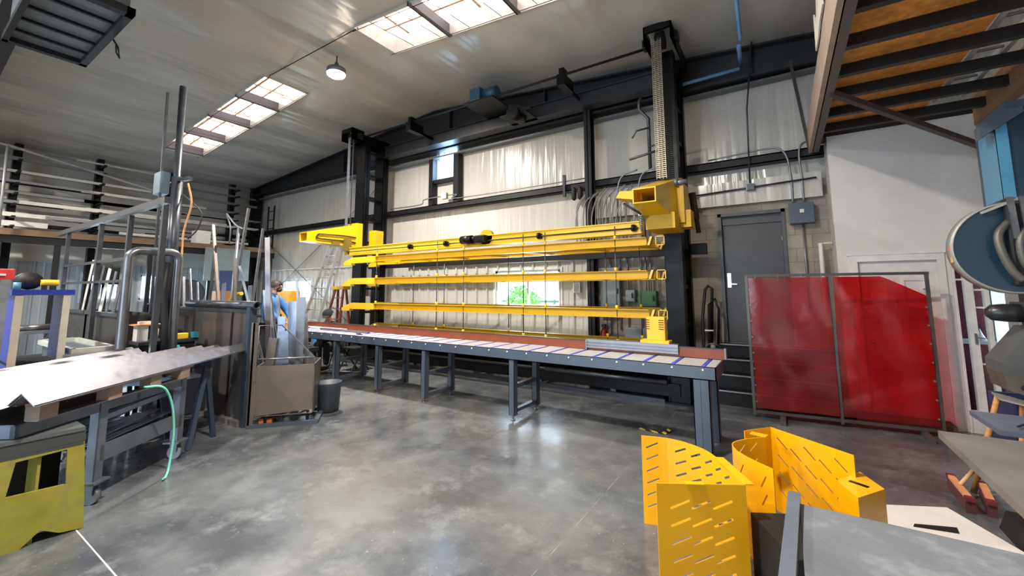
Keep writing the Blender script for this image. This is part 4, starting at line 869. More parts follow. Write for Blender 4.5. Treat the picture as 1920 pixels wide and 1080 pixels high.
T(obj('rust_pipe', MB().tube([(-1.12, 7.1, 3.1), (-1.1, 7.1, 2.8), (-1.07, 7.1, 2.5)], .035).cyl((-1.14, 7.1, 3.15), (-1.1, 7.1, 2.72), .055), mat('rust_brown', (70, 44, 40), .6)), 'dark brown pipe stub with a fat collar right of the mast', 'pipe')
t = thing('window_conduit', (-6.9, 7.4, 3.7), 'bent conduit with a small box under the small upper window', 'conduit')
obj('run', MB().tube(smooth([(-8.6, 7.32, 3.74), (-7.5, 7.32, 3.73), (-7.35, 7.32, 3.84), (-6.75, 7.32, 3.86)]), .014).tube(smooth([(-6.6, 7.32, 3.86), (-6.3, 7.32, 3.84), (-6.2, 7.32, 3.75), (-3.0, 7.32, 3.74)]), .012), galv, t)
obj('box', MB().bb((-6.75, 7.28, 3.78), (-6.6, 7.36, 3.92)), white, t)
# electrical gear behind the machine
t = thing('air_regulator', (-3.4, 7.25, 3.4), 'air filter and regulator hanging from the girt by the post', 'regulator')
obj('bracket', MB().bb((-3.52, 7.26, 3.42), (-3.47, 7.32, 3.86)).cyl((-3.5, 7.28, 3.5), (-3.05, 7.28, 3.52), .015), tubem, t)
for x in (-3.28, -3.15): obj('bowl', MB().lathe([(.02, -.18), (.045, -.15), (.05, 0), (.035, .06), (.02, .08)], (x, 7.26, 3.5), 12), rubber, t)
cm = mat('cable_grey', (120, 118, 114), .5)
rnd = random.Random(3); cx_ = []
for i in range(12):
    a_ = -2.95+rnd.uniform(-.15, .1) if i < 5 else rnd.uniform(-2.75, -2.2)
    T(obj('looped_cable', MB().tube(smooth([(a_+.12, 7.16, 3.42+rnd.uniform(-.05, .05)), (a_-.05, 7.1-.01*i/12, 3.2), (a_-.12+rnd.uniform(-.06, .06), 7.08, 2.8), (a_+rnd.uniform(-.1, .1), 7.1, 2.42+rnd.uniform(-.1, .05)), (a_+.12, 7.13, 2.75), (a_+.14, 7.16, 3.3)]), .011, 6), cm), 'grey cable looped on the wall between post and right mast', 'cable', 'looped cables behind the lift')
for i, x in enumerate((-2.62, -2.44, -2.30, -2.06, -1.98, -1.9)):
    T(obj('riser_conduit', MB().tube(smooth([(x, 7.3, .9), (x, 7.3, 2.4), (x, 7.28, 3.2), (x+.1, 7.24, 3.62), (x+.4, 7.24, 3.72)]) if i in (1, 3) else [(x, 7.3, .8), (x, 7.3, 2.9)], .014), galv), 'vertical conduit on the block wall behind the lift', 'conduit', 'riser conduits on the block wall')
def ebox(name, x0, x1, z0, z1, m_, lab, d=.14):
    t = thing(name, ((x0+x1)/2, 7.3, z0), lab, 'electrical box')
    obj('case', MB().bb((x0, 7.36-d, z0), (x1, 7.36, z1), bev=.006), m_, t); obj('cover', MB().bb((x0+.01, 7.352-d, z0+.02), (x1-.01, 7.36-d, z1-.02)), m_, t)
    obj('switch_handle', MB().bb((x1-.05, 7.33-d, (z0+z1)/2-.04), (x1-.03, 7.355-d, (z0+z1)/2+.05)), dark, t)
greyb = mat('panel_grey', (118, 126, 128), .5); greenb = mat('panel_green', (50, 96, 52), .5)
ebox('breaker_panel', -2.78, -2.42, 1.15, 2.0, greyb, 'tall grey breaker panel behind the lift, beside the dark post')
ebox('wiring_trough', -2.70, -2.0, 2.45, 2.75, greyb, 'wide grey wiring box behind the looped cables')
ebox('meter_box', -2.32, -2.16, 1.4, 1.6, greyb, 'small grey meter box between panel and green box')
ebox('green_box', -2.10, -1.80, 1.32, 1.58, greenb, 'green control box on the block wall behind the lift')
t = thing('outlet_box', (-3.35, 7.5, 1.55), 'small white outlet box on the corrugated wall left of the post', 'electrical box')
obj('case', MB().bb((-3.42, 7.44, 1.55), (-3.28, 7.535, 1.75), bev=.006), white, t); obj('cover', MB().bb((-3.40, 7.432, 1.57), (-3.30, 7.44, 1.73)), galv, t)
ebox('low_panel', -2.35, -1.72, .3, .95, greyb, 'low grey panel near the floor behind the lift')
t = thing('fire_extinguisher', (-2.72, 7.2, .75), 'small red fire extinguisher behind the lift near the dark post', 'extinguisher')
obj('bottle', MB().lathe([(.05, 0), (.06, .02), (.06, .26), (.03, .32), (.015, .34)], (-2.74, 7.25, .6), 14), redp, t); obj('valve', MB().bb((-2.77, 7.2, .94), (-2.71, 7.3, .99)), rubber, t)
# ================================================================ LEFT: STOCK RACK, BINS AND TOOLS
t = thing('stock_rack', (-8.3, 1.85, 0), 'dark steel stock rack with a long top beam on the left', 'rack')
obj('top_beam', MB().bar((-10.9, 1.77, 2.62), (-5.85, 1.77, 2.64), .06, .075), tubem, t)
for x in (-10.15, -8.3, -7.05, -5.9): obj('upright', MB().bb((x-.03, 1.745, 0), (x+.03, 1.795, 2.58)), tubem, t)
for z in (2.02, 1.73): obj('rail', MB().bb((-10.1, 1.75, z-.015), (-7.1, 1.79, z+.02)), tubem, t)
for i, (x, y, lab) in enumerate(((-9.75, 1.98, 'left'), (-8.15, 1.98, 'right'))):
    w_ = .75
    t = thing('steel_bin', (x, y, 0), 'dark open steel bin, the %s one of the pair under the stock rack' % lab, 'bin')
    obj('wall_panel', MB().bb((x-w_, 1.84, .84), (x+w_, 1.86, 1.28)).bb((x-w_, 2.3, .84), (x+w_, 2.32, 1.28)).bb((x-w_, 1.84, .84), (x-w_+.02, 2.32, 1.28)).bb((x+w_-.02, 1.84, .84), (x+w_, 2.32, 1.28)).bb((x-w_, 1.84, .84), (x+w_, 2.32, .86)), mat('bin_dark', (50, 48, 46), .55, var=.2), t)
    obj('rim', MB().bb((x-w_-.02, 1.81, 1.26), (x+w_+.02, 1.85, 1.31)), tubem, t)
    for sx_ in (-1, 1): obj('leg', MB().bb((x+sx_*(w_-.05)-.03, 1.88, 0), (x+sx_*(w_-.05)+.03, 1.94, .84)), dark, t)
for i in range(7):
    x = -10.4+.33*i
    T(obj('leaning_sheet', MB().bar((x, 2.05, .87), (x+.18, 2.12, 2.15-.06*i), .13 if i % 2 else .09, .01), (white, galv, alub)[i % 3]), 'pale strip standing in the dark bins under the stock rack, %s from the left' % ('first', 'second', 'third', 'fourth', 'fifth', 'sixth', 'seventh')[i], 'strip', 'pale strips standing in the dark bins')
t = thing('grey_crate', (-8, 1.6, 0), 'dark grey plastic crate with a pale rim below the steel bins', 'crate')
obj('tub', MB().bb((-8.6, 1.38, .35), (-6.95, 1.69, .88)), slate, t); obj('rim', MB().bb((-8.66, 1.33, .88), (-6.9, 1.37, .94)).bb((-8.66, 1.68, .88), (-6.9, 1.72, .94)).bb((-8.66, 1.33, .88), (-8.6, 1.72, .94)).bb((-6.96, 1.33, .88), (-6.9, 1.72, .94)), mat('rim_pale', (180, 180, 172), .5), t)
obj('foot', MB().bb((-8.5, 1.4, 0), (-8.4, 1.68, .35)).bb((-7.1, 1.4, 0), (-7.0, 1.68, .35)), dark, t)
t = thing('blue_machine_case', (-6.5, 1.5, 0), 'blue sheet metal machine case with a grey top behind the angle bars', 'machine case')
obj('body', MB().bb((-6.85, 1.28, 0), (-6.05, 1.56, .86)), bluem, t); obj('lid', MB().bb((-6.87, 1.26, .86), (-6.03, 1.58, .89)), alub, t); obj('end_grille', MB().bb((-6.88, 1.3, .3), (-6.85, 1.54, .8)), rubber, t)
# hoop handle cart
t = thing('hoop_frame', (-6.5, 1.9, 0), 'bent tube hoop frame standing before the stock rack', 'frame')
obj('hoop', MB().tube([(-6.38, 1.63, 0.02), (-6.38, 1.62, 1.0)]+[(-6.38, 1.62, 1.95)]+arc((-6.38, 1.72, 1.98), .1, math.pi, math.pi/2, 5, (0, 1, 0), (0, 0, 1))+arc((-6.38, 2.0, 1.98), .1, math.pi/2, 0, 5, (0, 1, 0), (0, 0, 1))+[(-6.38, 2.1, 1.2), (-6.38, 2.12, .02)], .048, 12), mat('tube_polished', (110, 112, 116), .3, .7), t)
obj('brace', MB().bar((-6.9, 1.67, .5), (-6.4, 1.64, 1.1), .03), dark, t)
obj('hose_bundle', MB().tube([(-6.38, 1.98, 1.95), (-6.36, 1.96, 1.6), (-6.34, 2.0, 1.2), (-6.33, 2.02, .7)], .04), rubber, t)
# tall posts with a blue-grey box and cables
t = thing('tall_post', (-7.1, 2.22, 0), 'tall dark tube post rising high above the stock rack', 'post')
obj('tube', MB().cyl((-7.3, 2.34, 0), (-7.3, 2.27, 4.62), .045, n=14), tubem, t)
obj('control_box', MB().bb((-7.55, 2.1, 2.98), (-7.3, 2.22, 3.3), bev=.01), mat('box_bluegrey', (86, 106, 116), .4), t)
obj('cross_arm', MB().bar((-7.6, 2.2, 3.2), (-7.0, 2.36, 3.2), .05), tubem, t)
obj('sleeve', MB().cyl((-7.3, 2.32, 1.2), (-7.3, 2.3, 3.25), .07, n=14), tubem, t)
T(obj('thin_post', MB().bar((-7.68, 2.26, 0), (-7.66, 2.2, 4.6), .03), tubem), 'thin rod standing close beside the tall dark tube post', 'rod')
T(obj('orange_cable', MB().tube(smooth([(-6.9, 2.3, 3.1), (-6.85, 2.34, 2.8), (-6.92, 2.3, 2.4), (-6.9, 2.3, 2.0), (-6.95, 2.3, 1.6)]), .012), mat('cable_tan', (196, 140, 84), .6)), 'tan cable hanging down the tall tube post', 'cable')
T(obj('black_cable', MB().tube(smooth([(-7.245, 2.36, 3.0), (-7.1, 2.55, 2.75), (-7.12, 2.53, 2.5), (-7.2, 2.45, 2.35)]), .01), rubber), 'short black cable looping off the tall tube post', 'cable')
# tool table in the middle left
t = thing('tool_table', (-6.76, 2.1, 0), 'dark steel tool table behind the aluminium angles', 'table')
obj('table_top', MB().bb((-6.95, 1.84, .94), (-6.6, 2.46, .98)), tubem, t); obj('apron', MB().bb((-6.92, 1.86, .6), (-6.63, 2.43, .94)), dark, t)
for x in (-6.9, -6.65):
    for y in (1.88, 2.41): obj('leg', MB().bb((x-.02, y-.02, 0), (x+.02, y+.02, .6)), dark, t)
T(obj('spray_bottle', MB().lathe([(.03, 0), (.032, .14), (.012, .18), (.012, .22)], (-6.68, 2.02, .98), 12), mat('bottle_cream', (206, 204, 170), .4)), 'cream bottle on the tool table', 'bottle')
T(obj('paper_box', MB().bb((-6.9, 1.86, .98), (-6.76, 1.97, 1.17)), white), 'upright white carton on the tool table', 'box')
t = thing('parts_tray', (-6.8, 1.9, 1.17), 'open cardboard tray with white paper on the upright carton', 'tray')
obj('tray', MB().bb((-6.93, 1.82, 1.171), (-6.7, 2.1, 1.185)), wood, t); obj('paper', MB().bb((-6.85, 1.88, 1.185), (-6.78, 2.0, 1.22)), white, t)
T(obj('yellow_tool_case', MB().bb((-6.72, 2.1, .981), (-6.64, 2.36, 1.05), bev=.008), mat('case_yellow', (232, 184, 40), .5)), 'yellow oblong case on the tool table', 'case')
t = thing('bench_grinder', (-5.98, 2.1, .6), 'teal bench grinder hanging at the front of the tool table', 'grinder')
obj('motor', MB().cyl((-6.52, 2.1, .86), (-6.52, 2.22, .86), .06, n=16).cyl((-6.52, 2.17, .74), (-6.52, 2.17, .84), .04), teal, t); obj('wheel', MB().cyl((-6.52, 2.06, .93), (-6.52, 2.09, .93), .09, n=20), dark, t)
t = thing('bench_vise', (-5.98, 2.42, .92), 'small teal vise at the right end of the tool table', 'vise')
obj('body', MB().bb((-6.68, 2.385, .981), (-6.61, 2.455, 1.06), bev=.008), teal, t); obj('jaw', MB().bb((-6.605, 2.39, .99), (-6.57, 2.45, 1.06)), teal, t)
T(obj('floor_box', MB().bb((-6.3, 2.05, .18), (-5.9, 2.32, .58)), slate), 'plain grey box below the tool table near the steel panel', 'box')
# red cabinet, shelf unit at far left
t = thing('red_cabinet', (-6.6, .5, 0), 'dark red cabinet with a grey edge at the left border', 'cabinet')
obj('body', MB().bb((-7.0, .1, 0), (-6.5, .72, 1.72)), redp, t); obj('edge_strip', MB().bb((-6.5, .70, 0), (-6.47, .76, 1.72)), galv, t); obj('door', MB().bb((-6.49, .12, .05), (-6.47, .68, 1.68)), redp, t)
t = thing('toolbox', (-6.7, .7, 1.72), 'bright red toolbox lying on the dark red cabinet', 'toolbox')
obj('case', MB().bb((-6.95, .52, 1.72), (-6.6, .8, 1.83), bev=.008), mat('toolbox_red', (196, 48, 46), .4), t); obj('handle', MB().bb((-6.59, .6, 1.76), (-6.57, .74, 1.78)), white, t)
t = thing('shelf_unit', (-7.1, 1.05, 0), 'blue shelf unit with white front posts left of the steel bins', 'shelf unit')
for y in (.9, 1.26):
    obj('post', MB().bb((-7.0, y-.03, 0), (-6.97, y+.03, 1.56)), mat('post_cream', (196, 192, 176), .5), t); obj('side_panel', MB().bb((-7.5, y-.02, 0), (-7.0, y+.0, 1.58)), shelfblue, t)
obj('top_shelf', MB().bb((-7.52, .84, 1.56), (-6.96, 1.32, 1.62)), shelfblue, t); obj('shelf', MB().bb((-7.5, .88, .3), (-7.0, 1.24, .33)), galv, t); obj('shelf', MB().bb((-7.5, .88, .8), (-7.0, 1.24, .83)), dark, t)
t = thing('yellow_drill', (-7.1, 1.13, 1.62), 'yellow and black power tool on top of the blue shelf unit', 'drill')
obj('motor', MB().cyl((-7.1, 1.06, 1.70), (-7.1, 1.2, 1.70), .035), mat('tool_yellow', (222, 184, 30), .4), t); obj('grip', MB().bb((-7.12, 1.07, 1.62), (-7.08, 1.11, 1.69)), rubber, t)
T(obj('black_bag', MB().sph((-7.2, .98, 1.72), .1, (1, 1.2, 1), 12), rubber), 'black soft bag on top of the blue shelf unit', 'bag')
T(obj('blue_canister', MB().cyl((-7.0, .875, 1.62), (-7.0, .875, 1.70), .03), mat('canister_blue', (90, 150, 190), .4)), 'small light blue canister on the left of the blue shelf unit', 'canister')
t = thing('side_bench', (-10.5, 1.6, 0), 'grey workbench with bright bars seen through the blue shelf unit', 'bench')
obj('bench_top', MB().bb((-11.5, .9, .9), (-10.4, 1.9, .95)), galv, t); obj('shelf', MB().bb((-11.4, .95, .45), (-10.5, 1.85, .48)), galv, t)
for y in (.95, 1.85):
    for x in (-11.4, -10.5): obj('leg', MB().bb((x-.03, y-.03, 0), (x+.03, y+.03, .9)), galv, t)
T(obj('bright_tube', MB().cyl((-10.6, .9, 1.0), (-10.6, 1.95, 1.0), .05), alub), 'bright round tube lying on the grey workbench', 'tube')
# drum fan and hanging things at the far middle left
t = thing('floor_fan', (-12.1, 4.2, 0), 'round dark drum fan in front of the left wall windows', 'fan')
obj('drum', MB().cyl((-12.2, 4.2, 1.55), (-12.0, 4.2, 1.55), .33, n=28), rubber, t); obj('stand', MB().bar((-12.1, 4.2, 0), (-12.1, 4.2, 1.25), .05).bb((-12.4, 3.9, 0), (-11.8, 4.5, .04)), dark, t)
obj('grille', MB().cyl((-11.99, 4.2, 1.55), (-11.98, 4.2, 1.55), .3, n=28), tubem, t)
T(obj('grey_sheet', MB().bb((-13.98, 5.2, 1.9), (-13.94, 6.4, 2.869)), greyb), 'grey sheet hanging below the brown board shelf', 'sheet')
T(obj('blue_board', MB().bb((-13.938, 5.6, 1.3), (-13.9, 5.95, 2.2)), mat('board_navy', (40, 54, 96), .6)), 'navy blue board below the hanging grey sheet', 'board')
T(obj('brown_carton', MB().bb((-13.2, 5.1, .9), (-12.8, 5.6, 1.6)), wood), 'brown carton behind the leaning pipes', 'carton')
t = thing('far_bench', (-13.0, 5.4, 0), 'far workbench in front of the left wall', 'bench')
obj('bench_top', MB().bb((-13.5, 4.6, .85), (-12.5, 6.4, .9)), tubem, t)
for y in (4.65, 6.35):
    for x in (-13.45, -12.55): obj('leg', MB().bb((x-.03, y-.03, 0), (x+.03, y+.03, .85)), dark, t)
t = thing('drill_press', (-12.9, 2.9, 0), 'dark drill press under the brown board shelf at the left windows', 'drill press')
obj('column', MB().cyl((-12.9, 2.9, 0), (-12.9, 2.9, 2.1), .05), dark, t); obj('head', MB().bb((-13.0, 2.75, 1.75), (-12.5, 3.05, 2.15), bev=.03), dark, t); obj('table', MB().bb((-12.9, 2.7, 1.1), (-12.4, 3.1, 1.15)), tubem, t); obj('base', MB().bb((-13.1, 2.7, 0), (-12.4, 3.1, .06)), dark, t)
t = thing('welding_cart', (-10.2, 3.3, 0), 'dark welding machine cart behind the steel panel', 'cart')
obj('case', MB().bb((-10.6, 3.0, .25), (-9.9, 3.6, 1.05), bev=.02), dark, t); obj('handle', MB().tube([(-10.5, 3.02, 1.0), (-10.5, 3.02, 1.35), (-10.0, 3.02, 1.35), (-10.0, 3.02, 1.0)], .02), tubem, t)
for x in (-10.5, -10.0):
    for y in (3.08, 3.52): obj('wheel', MB().cyl((x, y-.03, .12), (x, y+.03, .12), .12), rubber, t)
T(obj('steel_plate', MB().bb((-10.5, 3.15, 1.052), (-10.05, 3.5, 1.08)), alub), 'bright plate lying on the welding cart', 'plate')
# ================================================================ STEEL PANEL STALL AND SCRAP BIN
t = thing('panel_stall', (-6.9, 2.57, 0), 'tall rusty mill steel panel with a tube frame in the middle left', 'panel')
obj('sheet', MB().bb((-8.5, 2.56, .06), (-5.5, 2.575, 1.33)), mill, t)
obj('frame_tube', MB().bb((-5.5, 2.53, 0), (-5.42, 2.61, 1.40)), mat('post_bluegrey', (60, 74, 88), .35, .3), t)
obj('frame_tube', MB().bb((-8.5, 2.53, .0), (-8.44, 2.6, 1.36)), tubem, t)
obj('top_rail', MB().bb((-8.5, 2.55, 1.33), (-5.5, 2.61, 1.37)), tubem, t)
obj('bottom_rail', MB().bb((-8.5, 2.5, .0), (-5.5, 2.62, .06)), mill_l, t)
obj('mid_stiffener', MB().bb((-5.92, 2.545, .06), (-5.89, 2.56, 1.33)), dark, t)
t2 = MB(); t2.lathe([(.05, 0), (.05, 2.0), (.038, 2.0), (.038, 1.9), (.0, 1.9)], (-7.35, 2.58, 1.423), 20, axis=(1, 0, 0))
T(obj('round_pipe', t2, tubem), 'dark open-ended pipe lying on the top rail of the steel panel', 'pipe')
T(obj('angle_offcut', MB().bb((-5.38, 2.54, .0), (-5.33, 2.56, 1.22)).bb((-5.335, 2.54, .0), (-5.33, 2.6, 1.22)), mill_l), 'tall light steel channel standing at the panel corner post', 'channel')
A_, B_ = Vector((-5.36, 2.62, 0)), Vector((-4.95, 3.10, 0)); e = (B_-A_).normalized(); nrm = Vector((-e.y, e.x, 0)); Lb = (B_-A_).length; Dp = .5
def bp(u, d, z): return A_+e*u+nrm*d+Vector((0, 0, z))
t = thing('scrap_bin', tuple(bp(Lb/2, Dp/2, 0)), 'tapered sheet steel scrap bin full of upright offcuts beside the panel', 'bin')
def sheetq(mb, *c, th=.008):
    c = [Vector(v) for v in c]; n_ = (c[1]-c[0]).cross(c[2]-c[1]).normalized()*th
    a = [mb.b.verts.new(v) for v in c]; b = [mb.b.verts.new(v+n_) for v in c]; mb.b.faces.new(a); mb.b.faces.new(b[::-1])
    for i in range(len(a)): mb.b.faces.new((a[i], b[i], b[(i+1) % len(a)], a[(i+1) % len(a)]))
obj('front_sheet', (lambda m_: (sheetq(m_, bp(0, 0, .12), bp(Lb, 0, .16), bp(Lb, 0, .70), bp(0, 0, .70)), m_)[1])(MB()), mill_l, t)
obj('back_sheet', (lambda m_: (sheetq(m_, bp(0, Dp, .1), bp(Lb, Dp, .12), bp(Lb, Dp, .70), bp(0, Dp, .70)), m_)[1])(MB()), mill_l, t)
obj('side_sheet', (lambda m_: (sheetq(m_, bp(0, 0, .1), bp(0, Dp, .1), bp(0, Dp, .7), bp(0, 0, .7)), m_)[1])(MB()), mill_l, t)
obj('side_sheet', (lambda m_: (sheetq(m_, bp(Lb, 0, .12), bp(Lb, Dp, .12), bp(Lb, Dp, .7), bp(Lb, 0, .7)), m_)[1])(MB()), mill_l, t)
obj('floor_sheet', (lambda m_: (sheetq(m_, bp(0, 0, .11), bp(Lb, 0, .11), bp(Lb, Dp, .11), bp(0, Dp, .11)), m_)[1])(MB()), mill_l, t)
obj('guard_rail', MB().tube([bp(0, 0, .7), bp(0, 0, 1.18), bp(.25, 0, 1.18), bp(Lb, 0, .78), bp(Lb, 0, .68)], .008).tube([bp(0, 0, .78), bp(Lb, 0, .78)], .012), galv, t)
obj('base_frame', MB().bar(bp(-.05, -.05, .02), bp(Lb+.08, -.05, .02), .05, .04).bar(bp(-.05, Dp+.05, .02), bp(Lb+.08, Dp+.05, .02), .05, .04).bar(bp(Lb+.06, -.05, .02), bp(Lb+.06, Dp+.05, .02), .05, .04), slate, t)
for u_ in (.12, Lb-.05):
    for d_ in (.02, Dp-.02): obj('leg', MB().bar(bp(u_, d_, .03), bp(u_, d_, .14), .025), dark, t)
STK = [  # u, d, top offset (x,y,z), width, material, wording
 (.10, .25, (-.50, .10, 2.34), .065, alub, 'tall bright aluminium flat bar, the highest piece in the scrap bin'),
 (.16, .35, (-.52, .05, 1.62), .10, alu, 'broad aluminium strip behind the highest bar in the scrap bin'),
 (.28, .20, (-.12, -.1, 1.55), .035, galv, 'narrow grey strip between the broad strips of the scrap bin'),
 (.34, .30, (-.10, .0, 1.46), .11, alu, 'wide grey notched plate in the middle of the scrap bin'),
 (.42, .22, (.02, -.02, 1.52), .10, galv, 'round-topped grey strip right of the notched plate in the scrap bin'),
 (.50, .25, (-.22, -.06, 1.75), .03, alub, 'thin bright rod at the right of the scrap bin'),
 (.56, .2, (-.18, .0, 1.30), .05, alub, 'slim bright angle at the right edge of the scrap bin'),
 (.30, .10, (-.02, -.05, 1.10), .12, alu, 'short broad aluminium plate at the front of the scrap bin'),
 (.05, .15, (.12, .02, 1.02), .10, mill_l, 'short slanting steel offcut at the front left of the scrap bin'),
 (.20, .12, (.04, .0, 1.28), .09, alu, 'middle-height aluminium strip at the front of the scrap bin'),
 (.12, .42, (-.85, -.15, 1.95), .03, galv, 'grey square rod slanting left out of the scrap bin'),
 (.22, .45, (-.62, .0, 1.85), .055, galv, 'grey flat bar slanting left behind the tallest bar of the scrap bin')]
for u_, d_, (ox, oy, z), w_, m_, lab in STK:
    b0 = bp(u_, d_, .122); tp_ = Vector((b0.x+ox, b0.y+oy, z))
    T(obj('metal_offcut', MB().bar(b0, tp_, w_, .012, up=(.6, -.8, 0)), m_), lab, 'offcut')
T(obj('orange_block', MB().box(tuple(bp(.12, .08, .045)), (.14, .08, .06), rz=.8), mat('block_orange', (196, 110, 66), .6)), 'small orange block on the floor under the scrap bin', 'block')
# stock standing behind the steel panel
ST2 = [(-8.3, 2.95, 1.85, -.55, .035, alub, 'short bright rod leaning left behind the steel panel'), (-7.95, 2.98, 1.98, -.75, .06, alub, 'bright flat bar leaning left behind the steel panel'), (-7.8, 3.0, 1.75, -.6, .05, alu, 'grey flat bar leaning left next to the bright one behind the steel panel'),
       (-7.1, 3.05, 2.72, -1.0, .04, mill_l, 'very long brown pipe leaning left behind the steel panel'), (-8.0, 3.05, 2.36, .06, .09, tubem, 'upright shiny dark pipe behind the steel panel'), (-6.95, 2.9, 1.72, -.22, .11, alu, 'wide short bluish strip behind the steel panel'),
       (-6.55, 2.95, 2.1, -.45, .035, mill_l, 'brown rod leaning left behind the steel panel, near its right end'), (-6.45, 3.0, 1.68, -.12, .10, alu, 'wide pale strip behind the right end of the steel panel'), (-7.5, 3.1, 2.9, .5, .035, galv, 'long thin grey pole leaning right behind the steel panel'), (-6.9, 3.15, 2.55, .28, .03, galv, 'upright thin grey pole behind the right part of the steel panel'),
       (-7.3, 3.0, 1.7, -.15, .03, redp, 'thin dark red strip behind the steel panel')]
for x, y, z, ox, w_, m_, lab in ST2:
    T(obj('metal_offcut', MB().bar((x, y, .0), (x+ox, y+.05, z), w_, .015 if w_ > .045 else w_, up=(0, 1, 0)), m_), lab, 'offcut')
T(obj('yellow_hose', MB().tube(smooth([(-7.7, 3.2, 1.0), (-7.6, 3.2, 1.35), (-7.4, 3.22, 1.52), (-7.2, 3.22, 1.56)]), .03), mat('hose_yellow', (230, 176, 60), .5)), 'yellow hose curving behind the right end of the steel panel', 'hose')
T(obj('cord_coil', MB().tube(smooth([(-9.6, 3.9, 3.2), (-9.5, 3.95, 2.9), (-9.62, 4.0, 2.6)]), .015).tube(smooth([(-9.6, 3.9, 3.2), (-9.3, 3.95, 2.95), (-9.1, 4.0, 2.85)]), .015).cyl((-9.3, 3.95, .0), (-9.2, 3.98, 2.9), .03), galv), 'thin stand with a knot of cord between panel and board shelf', 'stand')
# bucket
t = thing('bucket', (-5.42, 3.32, 0), 'dark grey plastic bucket beside the scrap bin', 'bucket')
obj('pail', MB().lathe([(.11, 0), (.135, .02), (.155, .36), (.165, .38), (.15, .38), (.13, .05), (.0, .04)], (-5.22, 3.50, 0), 24), mat('bucket_grey', (62, 70, 80), .45), t)
# sawhorse
t = thing('sawhorse', (-5.47, 1.9, 0), 'dark blue steel sawhorse carrying the right end of the angle bars', 'sawhorse')
sb = mat('sawhorse_blue', (44, 58, 76), .45)
obj('beam', MB().bar((-5.72, 1.72, .82), (-5.22, 2.10, .82), .06, .08), sb, t)
for a_ in ((-5.66, 1.77), (-5.27, 2.06)):
    for s_ in (-1, 1): obj('leg', MB().bar((a_[0], a_[1], .8), (a_[0]+.12*s_, a_[1]-.16*s_, 0), .06, .04), sb, t)
# ================================================================ WHEELED STEEL TABLE WITH ALUMINIUM ANGLES (front left)
ang = math.atan2(.801, -.598); ox_, oy_ = -4.50, 1.06
t = thing('wheeled_table', (ox_, oy_, 0), 'bare steel table on casters under the stack of angle bars', 'table')
tw_ = mat('welded_steel', (112, 118, 128), .35, .55, var=.2, scale=5)
def loc(x, y, z): return (ox_+x, oy_+y, z)
def LB_(x0, y0, z0, x1, y1, z1): return MB().bb(loc(x0, y0, z0), loc(x1, y1, z1))
for x in (0.0, .86):
    for y in (0.0, 1.05):
        l = obj('leg', LB_(x-.035, y-.035, .17, x+.035, y-.025, .74).bb(loc(x-.035, y-.035, .17), loc(x-.025, y+.035, .74)).bb(loc(x-.07, y-.07, .155), loc(x+.07, y+.07, .17)), tw_, t)
        obj('caster', MB().cyl(loc(x-.02, y, .06), loc(x+.02, y, .06), .06, n=18).bb(loc(x-.03, y-.03, .07), loc(x-.024, y+.03, .155)).bb(loc(x+.024, y-.03, .07), loc(x+.03, y+.03, .155)), galv, l)
obj('top_frame', LB_(-.62, -.03, .68, .9, .0, .76).bb(loc(-.62, 1.05, .68), loc(.9, 1.08, .76)).bb(loc(-.62, -.03, .68), loc(-.59, 1.08, .76)).bb(loc(.87, -.03, .68), loc(.9, 1.08, .76)).bb(loc(.3, -.03, .68), loc(.34, 1.08, .74)), tw_, t)
obj('deck_plate', LB_(-.62, -.02, .757, .2, 1.05, .765), steel, t)
obj('lower_rail', LB_(0, -.035, .30, .86, -.02, .42).bb(loc(0, .72, .30), loc(.86, .735, .42)), tw_, t)
obj('lower_shelf', LB_(.04, -.02, .36, .86, 1.04, .375), steel, t)
t.rotation_euler = (0, 0, ang)
def W2(x, y, z):  # table frame to world
    return (ox_+x*math.cos(ang)-y*math.sin(ang), oy_+x*math.sin(ang)+y*math.cos(ang), z)
for i in range(8):
    y = .05+.08*i
    T(obj('aluminium_sheet', MB().bar(W2(.06+.03*(i % 3), y, .382+.006*(i % 4)), W2(.88, y+.02*((i % 3)-1), .39+.035*(i % 3)), .075, .006, up=(0, 0, 1)), alu), 'bluish aluminium strip on the lower shelf of the wheeled table, %s from the front' % ('first', 'second', 'third', 'fourth', 'fifth', 'sixth', 'seventh', 'eighth')[i], 'strip', 'strips on the lower shelf of the wheeled table')
for i in range(3):
    T(obj('steel_strip', MB().bar(W2(.06+.03*i, .06+.2*i, .60-.05*i), W2(.8, .1+.2*i, .60-.05*i+.02), .05, .04), (alu, steel, galv)[i]), ('upper', 'middle', 'lower')[i]+' steel strip held between the legs of the wheeled table', 'strip')
t = thing('pallet', W2(.35, .35, .76), 'grey wooden pallet on the wheeled table under the angle bars', 'pallet')
for y in (-.06, .45, 1.0):
    for x in (-.5, .0, .4, .76): obj('block', MB().bar(W2(x-.06, y, .815), W2(x+.06, y, .815), .09, .09), pinkish, t)
for i in range(8):
    obj('slat', MB().bar(W2(-.56, -.06+.15*i, .87), W2(.86, -.06+.15*i, .87), .1, .018), pinkish, t)
obj('bottom_slat', MB().bar(W2(-.56, -.06, .770), W2(.84, -.06, .770), .08, .008).bar(W2(-.56, 1.0, .770), W2(.84, 1.0, .770), .08, .008), alub, t)
